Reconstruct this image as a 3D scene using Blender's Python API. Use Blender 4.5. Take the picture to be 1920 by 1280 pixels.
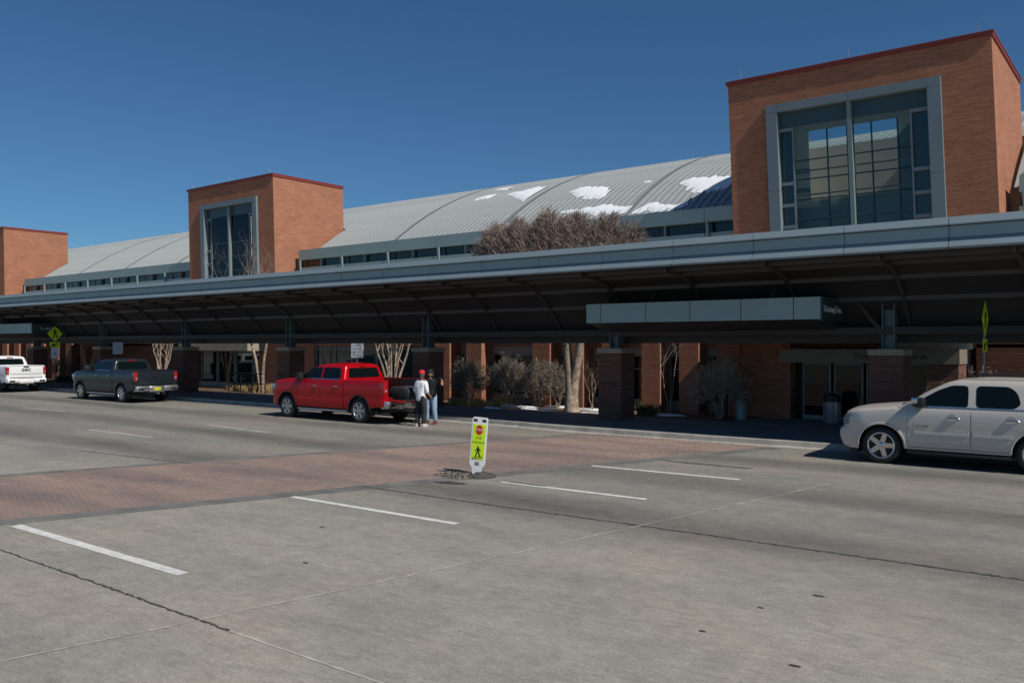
import bpy, bmesh, math, random
from mathutils import Vector, Matrix
R = math.radians
random.seed(7)
for o in list(bpy.data.objects): bpy.data.objects.remove(o)
S = bpy.context.scene
C = S.collection

# ------------------------------------------------------------------ camera, sky, sun
CAMH, F, YAW = 2.6, 1600.0, 37.8
cd = bpy.data.cameras.new('camera'); cam = bpy.data.objects.new('camera', cd); C.objects.link(cam)
cam.location = (0, 0, CAMH); cam.rotation_euler = (R(90), 0, R(YAW))
cd.sensor_width = 36; cd.lens = 30.0; cd.shift_y = 5/1920; cd.clip_start = .1; cd.clip_end = 6000
S.camera = cam
EL, AZ = 46.0, 6.0            # sun: from +X, swung AZ degrees towards the street side
w = bpy.data.worlds.new('World'); S.world = w; w.use_nodes = True
nt = w.node_tree; bg = nt.nodes['Background']
sk = nt.nodes.new('ShaderNodeTexSky'); sk.sky_type = 'NISHITA'; sk.sun_disc = False
sk.sun_elevation = R(EL); sk.sun_rotation = R(90+AZ); sk.air_density = 1.0; sk.dust_density = .15; sk.ozone_density = 3.0; sk.altitude = 900
tint = nt.nodes.new('ShaderNodeMix'); tint.data_type = 'RGBA'; tint.blend_type = 'MULTIPLY'; tint.inputs[0].default_value = 1
tint.inputs[7].default_value = (.68, 1.1, 1.4, 1)     # the deep clear blue of this winter sky, the same all over
nt.links.new(sk.outputs[0], tint.inputs[6]); nt.links.new(tint.outputs[2], bg.inputs[0]); bg.inputs[1].default_value = .05
sl = bpy.data.lights.new('sun', 'SUN'); sun = bpy.data.objects.new('sun', sl); C.objects.link(sun)
sl.energy = 4.6; sl.angle = R(.5); sl.color = (1, .945, .86)
sd = Vector((math.cos(R(EL))*math.cos(R(AZ)), -math.cos(R(EL))*math.sin(R(AZ)), math.sin(R(EL))))
sun.rotation_euler = sd.to_track_quat('Z', 'Y').to_euler(); sun.location = (40, -10, 50)
S.view_settings.view_transform = 'Standard'; S.view_settings.look = 'None'
S.view_settings.exposure = -.1; S.view_settings.gamma = 1; S.view_settings.use_curve_mapping = False

# ------------------------------------------------------------------ small helpers
cy, sy = math.cos(R(YAW)), math.sin(R(YAW))
def G(u, v, z=0):                       # place on level z seen at (u,v) of the survey picture
    d = (CAMH-z)*F/(v-645); r = (u-960)/F*d
    return Vector((cy*r-sy*d, sy*r+cy*d, z))
def XU(u, Y):                           # X on the vertical plane at depth Y
    k = (u-960)/F
    return Y*(cy*k-sy)/(sy*k+cy)

def tag(o, label=None, cat=None, group=None, kind=None):
    if label: o['label'] = label
    if cat: o['category'] = cat
    if group: o['group'] = group
    if kind: o['kind'] = kind
    return o
def link(name, me, parent=None, loc=None):
    o = bpy.data.objects.new(name, me); C.objects.link(o)
    if parent: o.parent = parent
    if loc is not None: o.location = loc
    return o
def empty(name, loc=(0, 0, 0), rz=0, **k):
    o = link(name, None); o.location = loc; o.rotation_euler = (0, 0, rz); o.empty_display_size = .2
    return tag(o, **k)
def copy_tree(o, parent=None):
    c = o.copy(); C.objects.link(c)
    if parent: c.parent = parent
    for ch in o.children: copy_tree(ch, c)
    return c

class MB:
    def __init__(s): s.v = []; s.f = []; s.m = []
    def face(s, idx, m=0): s.f.append(tuple(idx)); s.m.append(m)
    def pts(s, ps):
        n = len(s.v); s.v += [tuple(p) for p in ps]; return list(range(n, n+len(ps)))
    def box(s, x0, y0, z0, x1, y1, z1, m=0):
        i = s.pts([(x0,y0,z0),(x1,y0,z0),(x1,y1,z0),(x0,y1,z0),(x0,y0,z1),(x1,y0,z1),(x1,y1,z1),(x0,y1,z1)])
        for f in ((0,3,2,1),(4,5,6,7),(0,1,5,4),(1,2,6,5),(2,3,7,6),(3,0,4,7)): s.face([i[k] for k in f], m)
        return s
    def prism(s, poly, axis, a, b, m=0):          # poly of 2-D points pushed along axis from a to b
        def P(p, t): return {'x': (t, p[0], p[1]), 'y': (p[0], t, p[1]), 'z': (p[0], p[1], t)}[axis]
        n = len(poly); i = s.pts([P(p, a) for p in poly]); j = s.pts([P(p, b) for p in poly])
        s.face(i[::-1], m); s.face(j, m)
        for k in range(n): s.face((i[k], i[(k+1) % n], j[(k+1) % n], j[k]), m)
        return s
    def tube(s, pts, rads, n=8, m=0, cap=True):
        rings = []
        for k, p in enumerate(pts):
            p = Vector(p)
            d = Vector(pts[min(k+1, len(pts)-1)])-Vector(pts[max(k-1, 0)])
            if d.length < 1e-9: d = Vector((0, 0, 1))
            d.normalize()
            a = Vector((0, 0, 1)) if abs(d.z) < .9 else Vector((1, 0, 0))
            a = d.cross(a).normalized(); b = d.cross(a)
            rr = rads[k] if hasattr(rads, '__len__') else rads
            rings.append(s.pts([p+a*rr*math.cos(2*math.pi*q/n)+b*rr*math.sin(2*math.pi*q/n) for q in range(n)]))
        for A, B in zip(rings, rings[1:]):
            for q in range(n): s.face((A[q], A[(q+1) % n], B[(q+1) % n], B[q]), m)
        if cap: s.face(rings[0][::-1], m); s.face(rings[-1], m)
        return s
    def lathe(s, prof, n=24, c=(0, 0, 0), axis='z', m=0):
        rings = []
        for r_, h in prof:
            ps = []
            for q in range(n):
                a = 2*math.pi*q/n; x, y = r_*math.cos(a), r_*math.sin(a)
                ps.append((c[0]+x, c[1]+y, c[2]+h) if axis == 'z' else (c[0]+x, c[1]+h, c[2]+y))
            rings.append(s.pts(ps))
        for A, B in zip(rings, rings[1:]):
            for q in range(n): s.face((A[q], A[(q+1) % n], B[(q+1) % n], B[q]), m)
        s.face(rings[0][::-1], m); s.face(rings[-1], m)
        return s
    def mesh(s, name, mats, smooth=False, fix=True, bevel=0):
        me = bpy.data.meshes.new(name); me.from_pydata(s.v, [], s.f)
        mats = mats if isinstance(mats, (list, tuple)) else [mats]
        for mm in mats: me.materials.append(mm)
        me.polygons.foreach_set('material_index', s.m)
        if fix:
            bm = bmesh.new(); bm.from_mesh(me)
            bmesh.ops.remove_doubles(bm, verts=bm.verts, dist=1e-5)
            if bevel:
                es = [e for e in bm.edges if len(e.link_faces) == 2 and e.calc_face_angle(0) > R(35)]
                bmesh.ops.bevel(bm, geom=es, offset=bevel, segments=2, affect='EDGES', profile=.5, clamp_overlap=True)
            bmesh.ops.recalc_face_normals(bm, faces=bm.faces); bm.to_mesh(me); bm.free()
        if smooth:
            me.polygons.foreach_set('use_smooth', [True]*len(me.polygons))
            try: me.set_sharp_from_angle(angle=R(smooth if smooth is not True else 40))
            except Exception: pass
        uv = me.uv_layers.new(name='UVMap')
        buf = [0.0]*(2*len(me.loops)); vs = me.vertices
        for p in me.polygons:
            n = p.normal; ax = max(range(3), key=lambda k: abs(n[k]))
            for li in p.loop_indices:
                c = vs[me.loops[li].vertex_index].co
                a, b = ((c.y, c.z) if ax == 0 else (c.x, c.z) if ax == 1 else (c.x, c.y))
                buf[2*li] = a; buf[2*li+1] = b
        uv.data.foreach_set('uv', buf)
        return me
    def build(s, name, mats, parent=None, loc=None, **k):
        return link(name, s.mesh(name, mats, **k), parent, loc)

# ------------------------------------------------------------------ materials
def nodes(name):
    m = bpy.data.materials.new(name); m.use_nodes = True
    t = m.node_tree; return m, t, t.nodes['Principled BSDF'], t.nodes, t.links
def col4(c): return (c[0], c[1], c[2], 1)
def mat(name, c, rough=.6, metal=0, var=0, scale=3, bump=0, bscale=40, coat=0, spec=.5, stretch=None, var2=None):
    m, t, b, N, L = nodes(name)
    b.inputs['Base Color'].default_value = col4(c); b.inputs['Roughness'].default_value = rough
    b.inputs['Metallic'].default_value = metal; b.inputs['Coat Weight'].default_value = coat
    b.inputs['Specular IOR Level'].default_value = spec
    if var or bump:
        tc = N.new('ShaderNodeTexCoord'); mp = N.new('ShaderNodeMapping'); L.new(tc.outputs['Object'], mp.inputs[0])
        if stretch: mp.inputs['Scale'].default_value = stretch
    if var:
        n = N.new('ShaderNodeTexNoise'); n.inputs['Scale'].default_value = scale; n.inputs['Detail'].default_value = 6
        L.new(mp.outputs[0], n.inputs[0])
        r = N.new('ShaderNodeValToRGB'); L.new(n.outputs[0], r.inputs[0])
        c2 = var2 or c
        r.color_ramp.elements[0].position = .3; r.color_ramp.elements[1].position = .7
        r.color_ramp.elements[0].color = col4([x*(1-var) for x in c]); r.color_ramp.elements[1].color = col4([min(1, x*(1+var)) for x in c2])
        L.new(r.outputs[0], b.inputs['Base Color'])
    if bump:
        n2 = N.new('ShaderNodeTexNoise'); n2.inputs['Scale'].default_value = bscale; n2.inputs['Detail'].default_value = 5
        L.new(mp.outputs[0], n2.inputs[0]); bp = N.new('ShaderNodeBump'); bp.inputs['Strength'].default_value = bump
        bp.inputs['Distance'].default_value = .02; L.new(n2.outputs[0], bp.inputs['Height']); L.new(bp.outputs[0], b.inputs['Normal'])
    return m
def brick_mat(name, c1, c2, mortar, bw=.2, bh=.0677):
    m, t, b, N, L = nodes(name)
    tc = N.new('ShaderNodeTexCoord'); br = N.new('ShaderNodeTexBrick'); L.new(tc.outputs['UV'], br.inputs[0])
    br.inputs['Scale'].default_value = 1; br.inputs['Brick Width'].default_value = bw; br.inputs['Row Height'].default_value = bh
    br.inputs['Mortar Size'].default_value = .008; br.inputs['Mortar Smooth'].default_value = .2; br.inputs['Bias'].default_value = 0
    br.inputs['Color1'].default_value = col4(c1); br.inputs['Color2'].default_value = col4(c2); br.inputs['Mortar'].default_value = col4(mortar)
    n = N.new('ShaderNodeTexNoise'); n.inputs['Scale'].default_value = .8; n.inputs['Detail'].default_value = 8; L.new(tc.outputs['UV'], n.inputs[0])
    mp = N.new('ShaderNodeMapping'); mp.inputs['Scale'].default_value = (.9, 14.77, 1); L.new(tc.outputs['UV'], mp.inputs[0])
    n3 = N.new('ShaderNodeTexNoise'); n3.inputs['Scale'].default_value = 1; n3.inputs['Detail'].default_value = 3; L.new(mp.outputs[0], n3.inputs[0])
    r = N.new('ShaderNodeMapRange'); r.inputs[1].default_value = .3; r.inputs[2].default_value = .7; r.inputs[3].default_value = .9; r.inputs[4].default_value = 1.1
    L.new(n.outputs[0], r.inputs[0])
    r3 = N.new('ShaderNodeMapRange'); r3.inputs[1].default_value = .3; r3.inputs[2].default_value = .7; r3.inputs[3].default_value = .8; r3.inputs[4].default_value = 1.18
    L.new(n3.outputs[0], r3.inputs[0])
    mu = N.new('ShaderNodeMath'); mu.operation = 'MULTIPLY'; L.new(r.outputs[0], mu.inputs[0]); L.new(r3.outputs[0], mu.inputs[1])
    mx = N.new('ShaderNodeMix'); mx.data_type = 'RGBA'; mx.blend_type = 'MULTIPLY'; mx.inputs[0].default_value = 1
    L.new(br.outputs['Color'], mx.inputs[6]); L.new(mu.outputs[0], mx.inputs[7]); L.new(mx.outputs[2], b.inputs['Base Color'])
    b.inputs['Roughness'].default_value = .9; b.inputs['Specular IOR Level'].default_value = .2
    bp = N.new('ShaderNodeBump'); bp.inputs['Strength'].default_value = .5; bp.inputs['Distance'].default_value = .01; bp.invert = True
    L.new(br.outputs['Fac'], bp.inputs['Height']); L.new(bp.outputs[0], b.inputs['Normal'])
    return m
def concrete_mat():
    m, t, b, N, L = nodes('road concrete')
    tc = N.new('ShaderNodeTexCoord')
    def noise(scale, detail, st=(1, 1, 1), ro=.55, dist=0):
        mp = N.new('ShaderNodeMapping'); mp.inputs['Scale'].default_value = st; L.new(tc.outputs['Object'], mp.inputs[0])
        n = N.new('ShaderNodeTexNoise'); n.inputs['Scale'].default_value = scale; n.inputs['Detail'].default_value = detail
        n.inputs['Roughness'].default_value = ro; n.inputs['Distortion'].default_value = dist
        L.new(mp.outputs[0], n.inputs[0]); return n.outputs[0]
    def ramp(src, *st):
        r = N.new('ShaderNodeValToRGB'); L.new(src, r.inputs[0]); e = r.color_ramp.elements
        while len(e) < len(st): e.new(.5)
        for k, (p, c) in enumerate(st): e[k].position = p; e[k].color = col4(c)
        return r.outputs[0]
    def mul(a, bb, f=1, mode='MULTIPLY'):
        x = N.new('ShaderNodeMix'); x.data_type = 'RGBA'; x.blend_type = mode; x.inputs[0].default_value = f
        L.new(a, x.inputs[6]); L.new(bb, x.inputs[7]); return x.outputs[2]
    base = ramp(noise(.35, 4, dist=.6), (.36, (.305, .295, .262)), (.5, (.335, .317, .277)), (.66, (.365, .325, .282)))
    c = mul(base, ramp(noise(.9, 8, (.3, 1, 1), .68), (.3, (.82, .82, .82)), (.6, (1.04, 1.035, 1.01))))
    c = mul(c, ramp(noise(14, 6, (.35, 1, 1), .75), (.3, (.8, .8, .8)), (.7, (1.14, 1.14, 1.14))))
    c = mul(c, ramp(noise(120, 3, ro=.8), (.3, (.68, .68, .68)), (.7, (1.26, 1.26, 1.26))))
    c = mul(c, ramp(noise(32, 5, ro=.85), (.34, (.74, .74, .74)), (.66, (1.2, 1.2, 1.2))))
    c = mul(c, ramp(noise(3.2, 9, ro=.75, dist=.4), (.36, (.86, .86, .855)), (.6, (1.05, 1.05, 1.04))))
    v2 = N.new('ShaderNodeTexVoronoi'); v2.inputs['Scale'].default_value = 5.5; L.new(tc.outputs['Object'], v2.inputs[0])
    c = mul(c, ramp(v2.outputs['Distance'], (.035, (.6, .59, .57)), (.08, (1, 1, 1))))
    # small dark spots of oil and gum
    v = N.new('ShaderNodeTexVoronoi'); v.inputs['Scale'].default_value = .6; L.new(tc.outputs['Object'], v.inputs[0])
    c = mul(c, ramp(v.outputs['Distance'], (.012, (.4, .39, .38)), (.024, (1, 1, 1))))
    # tyre-worn lanes along the street
    sp = N.new('ShaderNodeSeparateXYZ'); L.new(tc.outputs['Object'], sp.inputs[0])
    wob = noise(.12, 3); ad = N.new('ShaderNodeMath'); ad.operation = 'MULTIPLY_ADD'; L.new(wob, ad.inputs[0]); ad.inputs[1].default_value = 1.2; L.new(sp.outputs[1], ad.inputs[2])
    sn = N.new('ShaderNodeMath'); sn.operation = 'MULTIPLY'; sn.inputs[1].default_value = 2*math.pi/3.6; L.new(ad.outputs[0], sn.inputs[0])
    s2 = N.new('ShaderNodeMath'); s2.operation = 'SINE'; L.new(sn.outputs[0], s2.inputs[0])
    mr = N.new('ShaderNodeMapRange'); L.new(s2.outputs[0], mr.inputs[0]); mr.inputs[1].default_value = -.2; mr.inputs[2].default_value = 1; mr.inputs[3].default_value = 1; mr.inputs[4].default_value = 0
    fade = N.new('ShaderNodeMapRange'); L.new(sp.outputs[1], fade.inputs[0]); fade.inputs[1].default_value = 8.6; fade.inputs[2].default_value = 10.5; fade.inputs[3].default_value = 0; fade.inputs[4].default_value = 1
    om = N.new('ShaderNodeMath'); om.operation = 'SUBTRACT'; om.inputs[0].default_value = 1; L.new(mr.outputs[0], om.inputs[1])
    fm = N.new('ShaderNodeMath'); fm.operation = 'MULTIPLY'; L.new(fade.outputs[0], fm.inputs[0]); L.new(om.outputs[0], fm.inputs[1])
    fm2 = N.new('ShaderNodeMath'); fm2.operation = 'MULTIPLY'; L.new(fm.outputs[0], fm2.inputs[0]); L.new(noise(.5, 5, (.3, 1, 1)), fm2.inputs[1])
    x = N.new('ShaderNodeMix'); x.data_type = 'RGBA'; x.blend_type = 'MULTIPLY'; L.new(fm2.outputs[0], x.inputs[0]); L.new(c, x.inputs[6]); x.inputs[7].default_value = (.3, .3, .31, 1)
    L.new(x.outputs[2], b.inputs['Base Color']); b.inputs['Roughness'].default_value = .82; b.inputs['Specular IOR Level'].default_value = .3
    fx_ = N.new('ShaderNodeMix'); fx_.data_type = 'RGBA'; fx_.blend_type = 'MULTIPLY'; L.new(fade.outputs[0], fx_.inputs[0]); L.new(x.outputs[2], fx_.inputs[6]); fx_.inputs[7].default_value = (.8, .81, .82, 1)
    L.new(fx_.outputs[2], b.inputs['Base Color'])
    bp = N.new('ShaderNodeBump'); bp.inputs['Strength'].default_value = .35; bp.inputs['Distance'].default_value = .004
    L.new(noise(90, 4), bp.inputs['Height']); L.new(bp.outputs[0], b.inputs['Normal'])
    return m
def glass_mat(name, c, rough=.04, metal=0, spec=.8):
    return mat(name, c, rough, metal, spec=spec)

M = {}
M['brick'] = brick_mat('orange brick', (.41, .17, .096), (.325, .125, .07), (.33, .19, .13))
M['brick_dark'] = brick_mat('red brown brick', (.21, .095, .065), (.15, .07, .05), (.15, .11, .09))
M['coping'] = mat('red metal coping', (.27, .05, .035), .45, .2)
M['road'] = concrete_mat()
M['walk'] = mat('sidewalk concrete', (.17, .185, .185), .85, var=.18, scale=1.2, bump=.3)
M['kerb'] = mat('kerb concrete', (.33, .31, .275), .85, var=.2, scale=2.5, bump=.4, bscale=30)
M['metal'] = mat('blue grey metal panel', (.28, .385, .39), .5, .15, var=.06, scale=.6)
M['metal_top'] = mat('pale grey metal trim', (.215, .275, .305), .5, .15, var=.06, scale=.6)
M['dark_seam'] = mat('dark joint', (.03, .035, .04), .8)
M['teal'] = mat('teal grey mullion metal', (.19, .25, .25), .5, .2)
M['teal_dark'] = mat('dark teal panel', (.05, .085, .095), .35, .2, var=.08, scale=.5)
M['roofm'] = mat('pale green grey roof metal', (.36, .385, .385), .42, .2, var=.08, scale=.5)
M['roof_rib'] = mat('roof expansion rib', (.22, .24, .24), .5, .3)
M['snow'] = mat('snow', (.86, .88, .9), .6, var=.03, scale=6, bump=.4, bscale=9)
def clear_glass():
    m = bpy.data.materials.new('blue grey tinted clear glass'); m.use_nodes = True; t = m.node_tree; N = t.nodes; L = t.links; N.clear()
    o = N.new('ShaderNodeOutputMaterial'); mx = N.new('ShaderNodeMixShader'); tr = N.new('ShaderNodeBsdfTransparent'); gl = N.new('ShaderNodeBsdfGlossy'); fr = N.new('ShaderNodeFresnel')
    tr.inputs[0].default_value = (.72, .8, .79, 1); gl.inputs[0].default_value = (.9, .95, 1, 1); gl.inputs[1].default_value = .02; fr.inputs[0].default_value = 1.38
    L.new(fr.outputs[0], mx.inputs[0]); L.new(tr.outputs[0], mx.inputs[1]); L.new(gl.outputs[0], mx.inputs[2]); L.new(mx.outputs[0], o.inputs[0]); return m
M['clearglass'] = clear_glass()
M['screen'] = mat('pale blue green screen panel', (.3, .36, .36), .6, var=.1, scale=.7)
M['frame'] = mat('slate blue window frame metal', (.18, .225, .25), .5, .15, var=.06, scale=.6)
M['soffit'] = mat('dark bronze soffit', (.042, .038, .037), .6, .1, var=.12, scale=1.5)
M['rib'] = mat('bronze rib', (.075, .066, .064), .5, .2)
M['steel'] = mat('painted steel column', (.1, .15, .16), .45, .2)
M['stone'] = mat('beige precast', (.34, .29, .22), .8, var=.1, scale=3)
M['header'] = mat('pinkish header panel', (.33, .26, .23), .7, var=.06, scale=3)
M['beige'] = mat('beige interior plaster', (.52, .47, .4), .85, var=.05, scale=1)
M['glass'] = glass_mat('dark window glass', (.008, .016, .018), .03, spec=.6)
M['glass_teal'] = glass_mat('teal window glass', (.02, .045, .05), .04)
M['mulch'] = mat('mulch and dry soil', (.14, .09, .055), .95, var=.4, scale=6, bump=.8, bscale=25)
M['black'] = mat('black plastic', (.012, .012, .013), .5)
M['rubber'] = mat('tyre rubber', (.018, .018, .018), .8, var=.2, scale=8)
M['chrome'] = mat('chrome', (.6, .6, .62), .15, 1)
M['rimm'] = mat('bright alloy', (.5, .5, .52), .28, .85)
M['carglass'] = glass_mat('tinted car glass', (.004, .008, .009), .03, spec=.3)
M['paintline'] = mat('white road paint', (.62, .62, .58), .75, var=.16, scale=7, bump=.2)
M['wornpaint'] = mat('worn white road paint', (.42, .42, .39), .8, var=.3, scale=5)
M['sealant'] = mat('pale joint sealant', (.42, .4, .36), .8, var=.3, scale=5)
M['crack'] = mat('dark cracked joint filler', (.06, .058, .055), .9, var=.4, scale=9)
M['yellow'] = mat('fluorescent yellow green', (.62, .85, .02), .5)
M['signwhite'] = mat('white plastic', (.8, .8, .8), .45)
M['red'] = mat('sign red', (.5, .02, .02), .5)
M['twig'] = mat('bare twig bark', (.19, .17, .158), .9, var=.35, scale=5, var2=(.28, .19, .15))
M['twig_grey'] = mat('grey dry twig', (.25, .21, .16), .9, var=.35, scale=4)
M['twig_pale'] = mat('pale dry twig', (.36, .28, .22), .9, var=.3, scale=4)
M['bark'] = mat('pale grey bark', (.32, .25, .19), .9, var=.5, scale=6, bump=.8, bscale=18)
M['straw'] = mat('dry golden grass', (.42, .3, .13), .9, var=.35, scale=7)
M['green'] = mat('dull green leaf', (.07, .09, .03), .8, var=.3, scale=7)
M['galv'] = mat('galvanised post', (.3, .32, .34), .45, .6)

# ------------------------------------------------------------------ ground
mb = MB(); i = mb.pts([(-2500, -1500, -.02), (2500, -1500, -.02), (2500, 2500, -.02), (-2500, 2500, -.02)]); mb.face(i)
tag(mb.build('ground', mat('open ground', (.2, .17, .12), .95, var=.2, scale=.05), fix=False), kind='structure')
mb = MB(); i = mb.pts([(-220, -60, 0), (90, -60, 0), (90, 22.6, 0), (-220, 22.6, 0)]); mb.face(i)
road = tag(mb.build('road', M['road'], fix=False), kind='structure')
def strip(name, pts, wd, m, z, parent, jitter=0, segs=1):
    mb = MB(); P = []
    pts = [Vector(p) for p in pts]
    for a, b in zip(pts, pts[1:]):
        for k in range(segs): P.append(a.lerp(b, k/segs))
    P.append(pts[-1]); L_, R_ = [], []
    for k, p in enumerate(P):
        d = (P[min(k+1, len(P)-1)]-P[max(k-1, 0)]).normalized(); n = Vector((-d.y, d.x, 0)); wj = .5 if wd < .1 else .05
        off = random.uniform(-jitter, jitter); h = wd/2*(1+random.uniform(-wj, wj)*(jitter > 0))
        L_.append((p.x+n.x*(off+h), p.y+n.y*(off+h), z)); R_.append((p.x+n.x*(off-h), p.y+n.y*(off-h), z))
    a = mb.pts(L_); b = mb.pts(R_)
    for k in range(len(P)-1): mb.face((b[k], b[k+1], a[k+1], a[k]))
    return mb.build(name, m, parent, fix=False)
def xline(u, v, x0, x1):                # a line along the street through the ground place seen at (u,v)
    p = G(u, v); return [(x0, p.y, 0), (x1, p.y, 0)]
# slab joints
strip('slab_joint', [G(-160, 973), G(0, 1030), G(200, 1100), G(430, 1182)], .028, M['crack'], .004, road, .012, 50)
strip('slab_joint', [G(430, 1182), G(715, 1280), G(1000, 1379)], .026, M['sealant'], .004, road, .004, 20)
strip('slab_joint', [G(-300, 1304), G(0, 1240), G(375, 1162), G(960, 1038), G(1555, 907)], .024, M['sealant'], .005, road, .004, 30)
strip('slab_joint', [G(150, 845), G(400, 873), G(635, 905)], .03, M['crack'], .007, road, .012, 40)
strip('slab_joint', [G(635, 905), G(960, 952), G(1400, 1013), G(1905, 1085), G(2500, 1170)], .055, M['crack'], .004, road, .02, 70)
strip('slab_joint', [G(300, 890), G(480, 929)], .025, M['crack'], .007, road, .01, 20)
strip('slab_joint', [G(1160, 878), G(1500, 905), G(1960, 945)], .02, M['sealant'], .004, road, .006, 30)
# painted lane dashes
for a, b in (((30, 985), (343, 1076)), ((548, 931), (857, 982)), ((940, 903), (1212, 936)), ((1110, 873), (1387, 899)),
             ((165, 805), (287, 820)), ((392, 797), (505, 811)), ((42, 765), (120, 771))):
    p, q = G(*a), G(*b); wd = .13 if a[1] < 960 else .15
    strip('lane_dash', [p, q], wd, M['paintline'] if a[1] > 860 else M['wornpaint'], .0045, road, .0035, 24)
# brick crosswalk: real pavers laid on a bedding sheet
cwN = [G(0, 975), G(485, 930), G(820, 897), G(1205, 860)]
n0, n1 = G(0, 975), G(1205, 860)
dirN = (n1-n0).normalized(); perp = Vector((-dirN.y, dirN.x, 0))
f0 = G(830, 835); wid = abs((f0-n0).dot(perp)); sgn = 1 if (f0-n0).dot(perp) > 0 else -1
perp *= sgn
tk = (22.0-n0.y)/dirN.y; sN = -9.0
def cw(s_, t_, z=0): p = n0+dirN*s_+perp*t_; return (p.x, p.y, z)
mb = MB(); i = mb.pts([cw(sN, -.42, .003), cw(tk+.0, -.42, .003), cw(tk+.0, wid+.42, .003), cw(sN, wid+.42, .003)]); mb.face(i)
def clipY(p): return p
cross = tag(mb.build('crosswalk', mat('dark border concrete', (.15, .145, .135), .85, var=.25, scale=2, stretch=(.4, 1, 1)), fix=False), kind='structure')
pav_m = []
for k, c in enumerate(((.27, .195, .165), (.25, .185, .16), (.295, .2, .16), (.245, .195, .175))):
    pav_m.append(mat('clay paver %d' % k, c, .85, var=.12, scale=5, bump=.25, bscale=60))
for m_ in pav_m:                       # traffic wear running along the street, over all pavers alike
    t_ = m_.node_tree; N_ = t_.nodes; L_2 = t_.links; b_ = N_['Principled BSDF']; src = b_.inputs['Base Color'].links[0].from_socket
    g_ = N_.new('ShaderNodeNewGeometry'); mp_ = N_.new('ShaderNodeMapping'); mp_.inputs['Scale'].default_value = (.3, 1.1, 1); L_2.new(g_.outputs['Position'], mp_.inputs[0])
    n_ = N_.new('ShaderNodeTexNoise'); n_.inputs['Scale'].default_value = .8; n_.inputs['Detail'].default_value = 7; L_2.new(mp_.outputs[0], n_.inputs[0])
    r_n = N_.new('ShaderNodeValToRGB'); r_n.color_ramp.elements[0].position = .34; r_n.color_ramp.elements[0].color = (.7, .74, .77, 1); r_n.color_ramp.elements[1].position = .62; r_n.color_ramp.elements[1].color = (1.12, 1.1, 1.05, 1); L_2.new(n_.outputs[0], r_n.inputs[0])
    x_ = N_.new('ShaderNodeMix'); x_.data_type = 'RGBA'; x_.blend_type = 'MULTIPLY'; x_.inputs[0].default_value = 1; L_2.new(src, x_.inputs[6]); L_2.new(r_n.outputs[0], x_.inputs[7]); L_2.new(x_.outputs[2], b_.inputs['Base Color'])
BW, BH = .2, .1
cells = []
nrow = int(wid/BH); ncol = int((tk+1.8-sN)/BW)
for r_ in range(nrow):
    for c_ in range(ncol):
        s_ = sN+(c_+.5*(r_ % 2))*BW; t_ = .02+r_*BH
        p = cw(s_+BW/2, t_+BH/2)
        if p[1] > 21.0 or p[1] < -2: continue
        d = -sy*p[0]+cy*p[1]
        if d < 4: continue
        u = 960+F*(cy*p[0]+sy*p[1])/d
        cells.append((d if -20 < u < 1900 else 900+d, s_, t_))
cells.sort()
def brick_into(mb, s_, t_, m, hj):
    g = .003; z1 = .012+hj
    pts = [cw(s_+g, t_+g, .0), cw(s_+BW-g, t_+g, .0), cw(s_+BW-g, t_+BH-g, .0), cw(s_+g, t_+BH-g, .0)]
    a = mb.pts(pts); b = mb.pts([(p[0], p[1], z1) for p in pts])
    mb.face(b, m)
    for k in range(4): mb.face((a[k], a[(k+1) % 4], b[(k+1) % 4], b[k]), m)
rng = random.Random(3)
bmesh_shared = {}
ang = math.atan2(dirN.y, dirN.x)
for k in range(4):
    q = MB(); q.box(.003, .003, 0, BW-.003, BH-.003, .013)
    bmesh_shared[k] = q.mesh('brick', pav_m[k])
for d, s_, t_ in cells[:300]:
    o = link('brick', bmesh_shared[rng.choice((0, 0, 1, 2, 3))], cross)
    if sgn < 0: p = cw(s_, t_+BH)
    else: p = cw(s_, t_)
    o.location = (p[0], p[1], rng.uniform(0, .002)); o.rotation_euler = (0, 0, ang)
mb = MB()
for d, s_, t_ in cells[300:]: brick_into(mb, s_, t_, rng.choice((0, 0, 1, 2, 3)), rng.uniform(0, .002))
tag(mb.build('brick_field', pav_m, cross, fix=False), kind='stuff')
# kerb and pavement
kx = [(-220, 22.0), (-60, 22.0), (-30, 21.85), (-22, 21.65), (-17, 21.4), (-14.5, 21.15), (-10, 21.15), (-7, 21.4), (0, 21.7), (90, 21.8)]
mb = MB()
sec = [(-.32, .008), (-.05, .012), (0, .03), (.03, .14), (.06, .15), (.2, .15), (.2, -.05), (-.32, -.05)]
rings = [mb.pts([(x, y+a, z) for a, z in sec]) for x, y in kx]
for A, B in zip(rings, rings[1:]):
    for q in range(len(sec)): mb.face((A[q], A[(q+1) % 8], B[(q+1) % 8], B[q]))
tag(mb.build('kerb', M['kerb'], smooth=30), kind='structure')
mb = MB(); a = mb.pts([(x, y+.2, .146) for x, y in kx]); b = mb.pts([(x, 25.4, .146) for x, y in kx])
for k in range(len(kx)-1): mb.face((a[k], a[k+1], b[k+1], b[k]))
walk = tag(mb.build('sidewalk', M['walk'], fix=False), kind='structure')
for k in range(-50, 6):
    mb = MB(); x = k*1.52; mb.box(x-.006, 22.5, .1465, x+.006, 25.38, .149); mb.build('pavement_joint', M['dark_seam'], walk)
mb = MB(); mb.box(-220, 25.4, .0, 90, 29, .16)
tag(mb.build('planting_bed', M['mulch']), kind='structure')
mb = MB(); mb.box(-11.0, 25.41, .1, -2, 28.1, .165)
tag(mb.build('entrance_paving', M['walk']), kind='structure')

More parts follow.
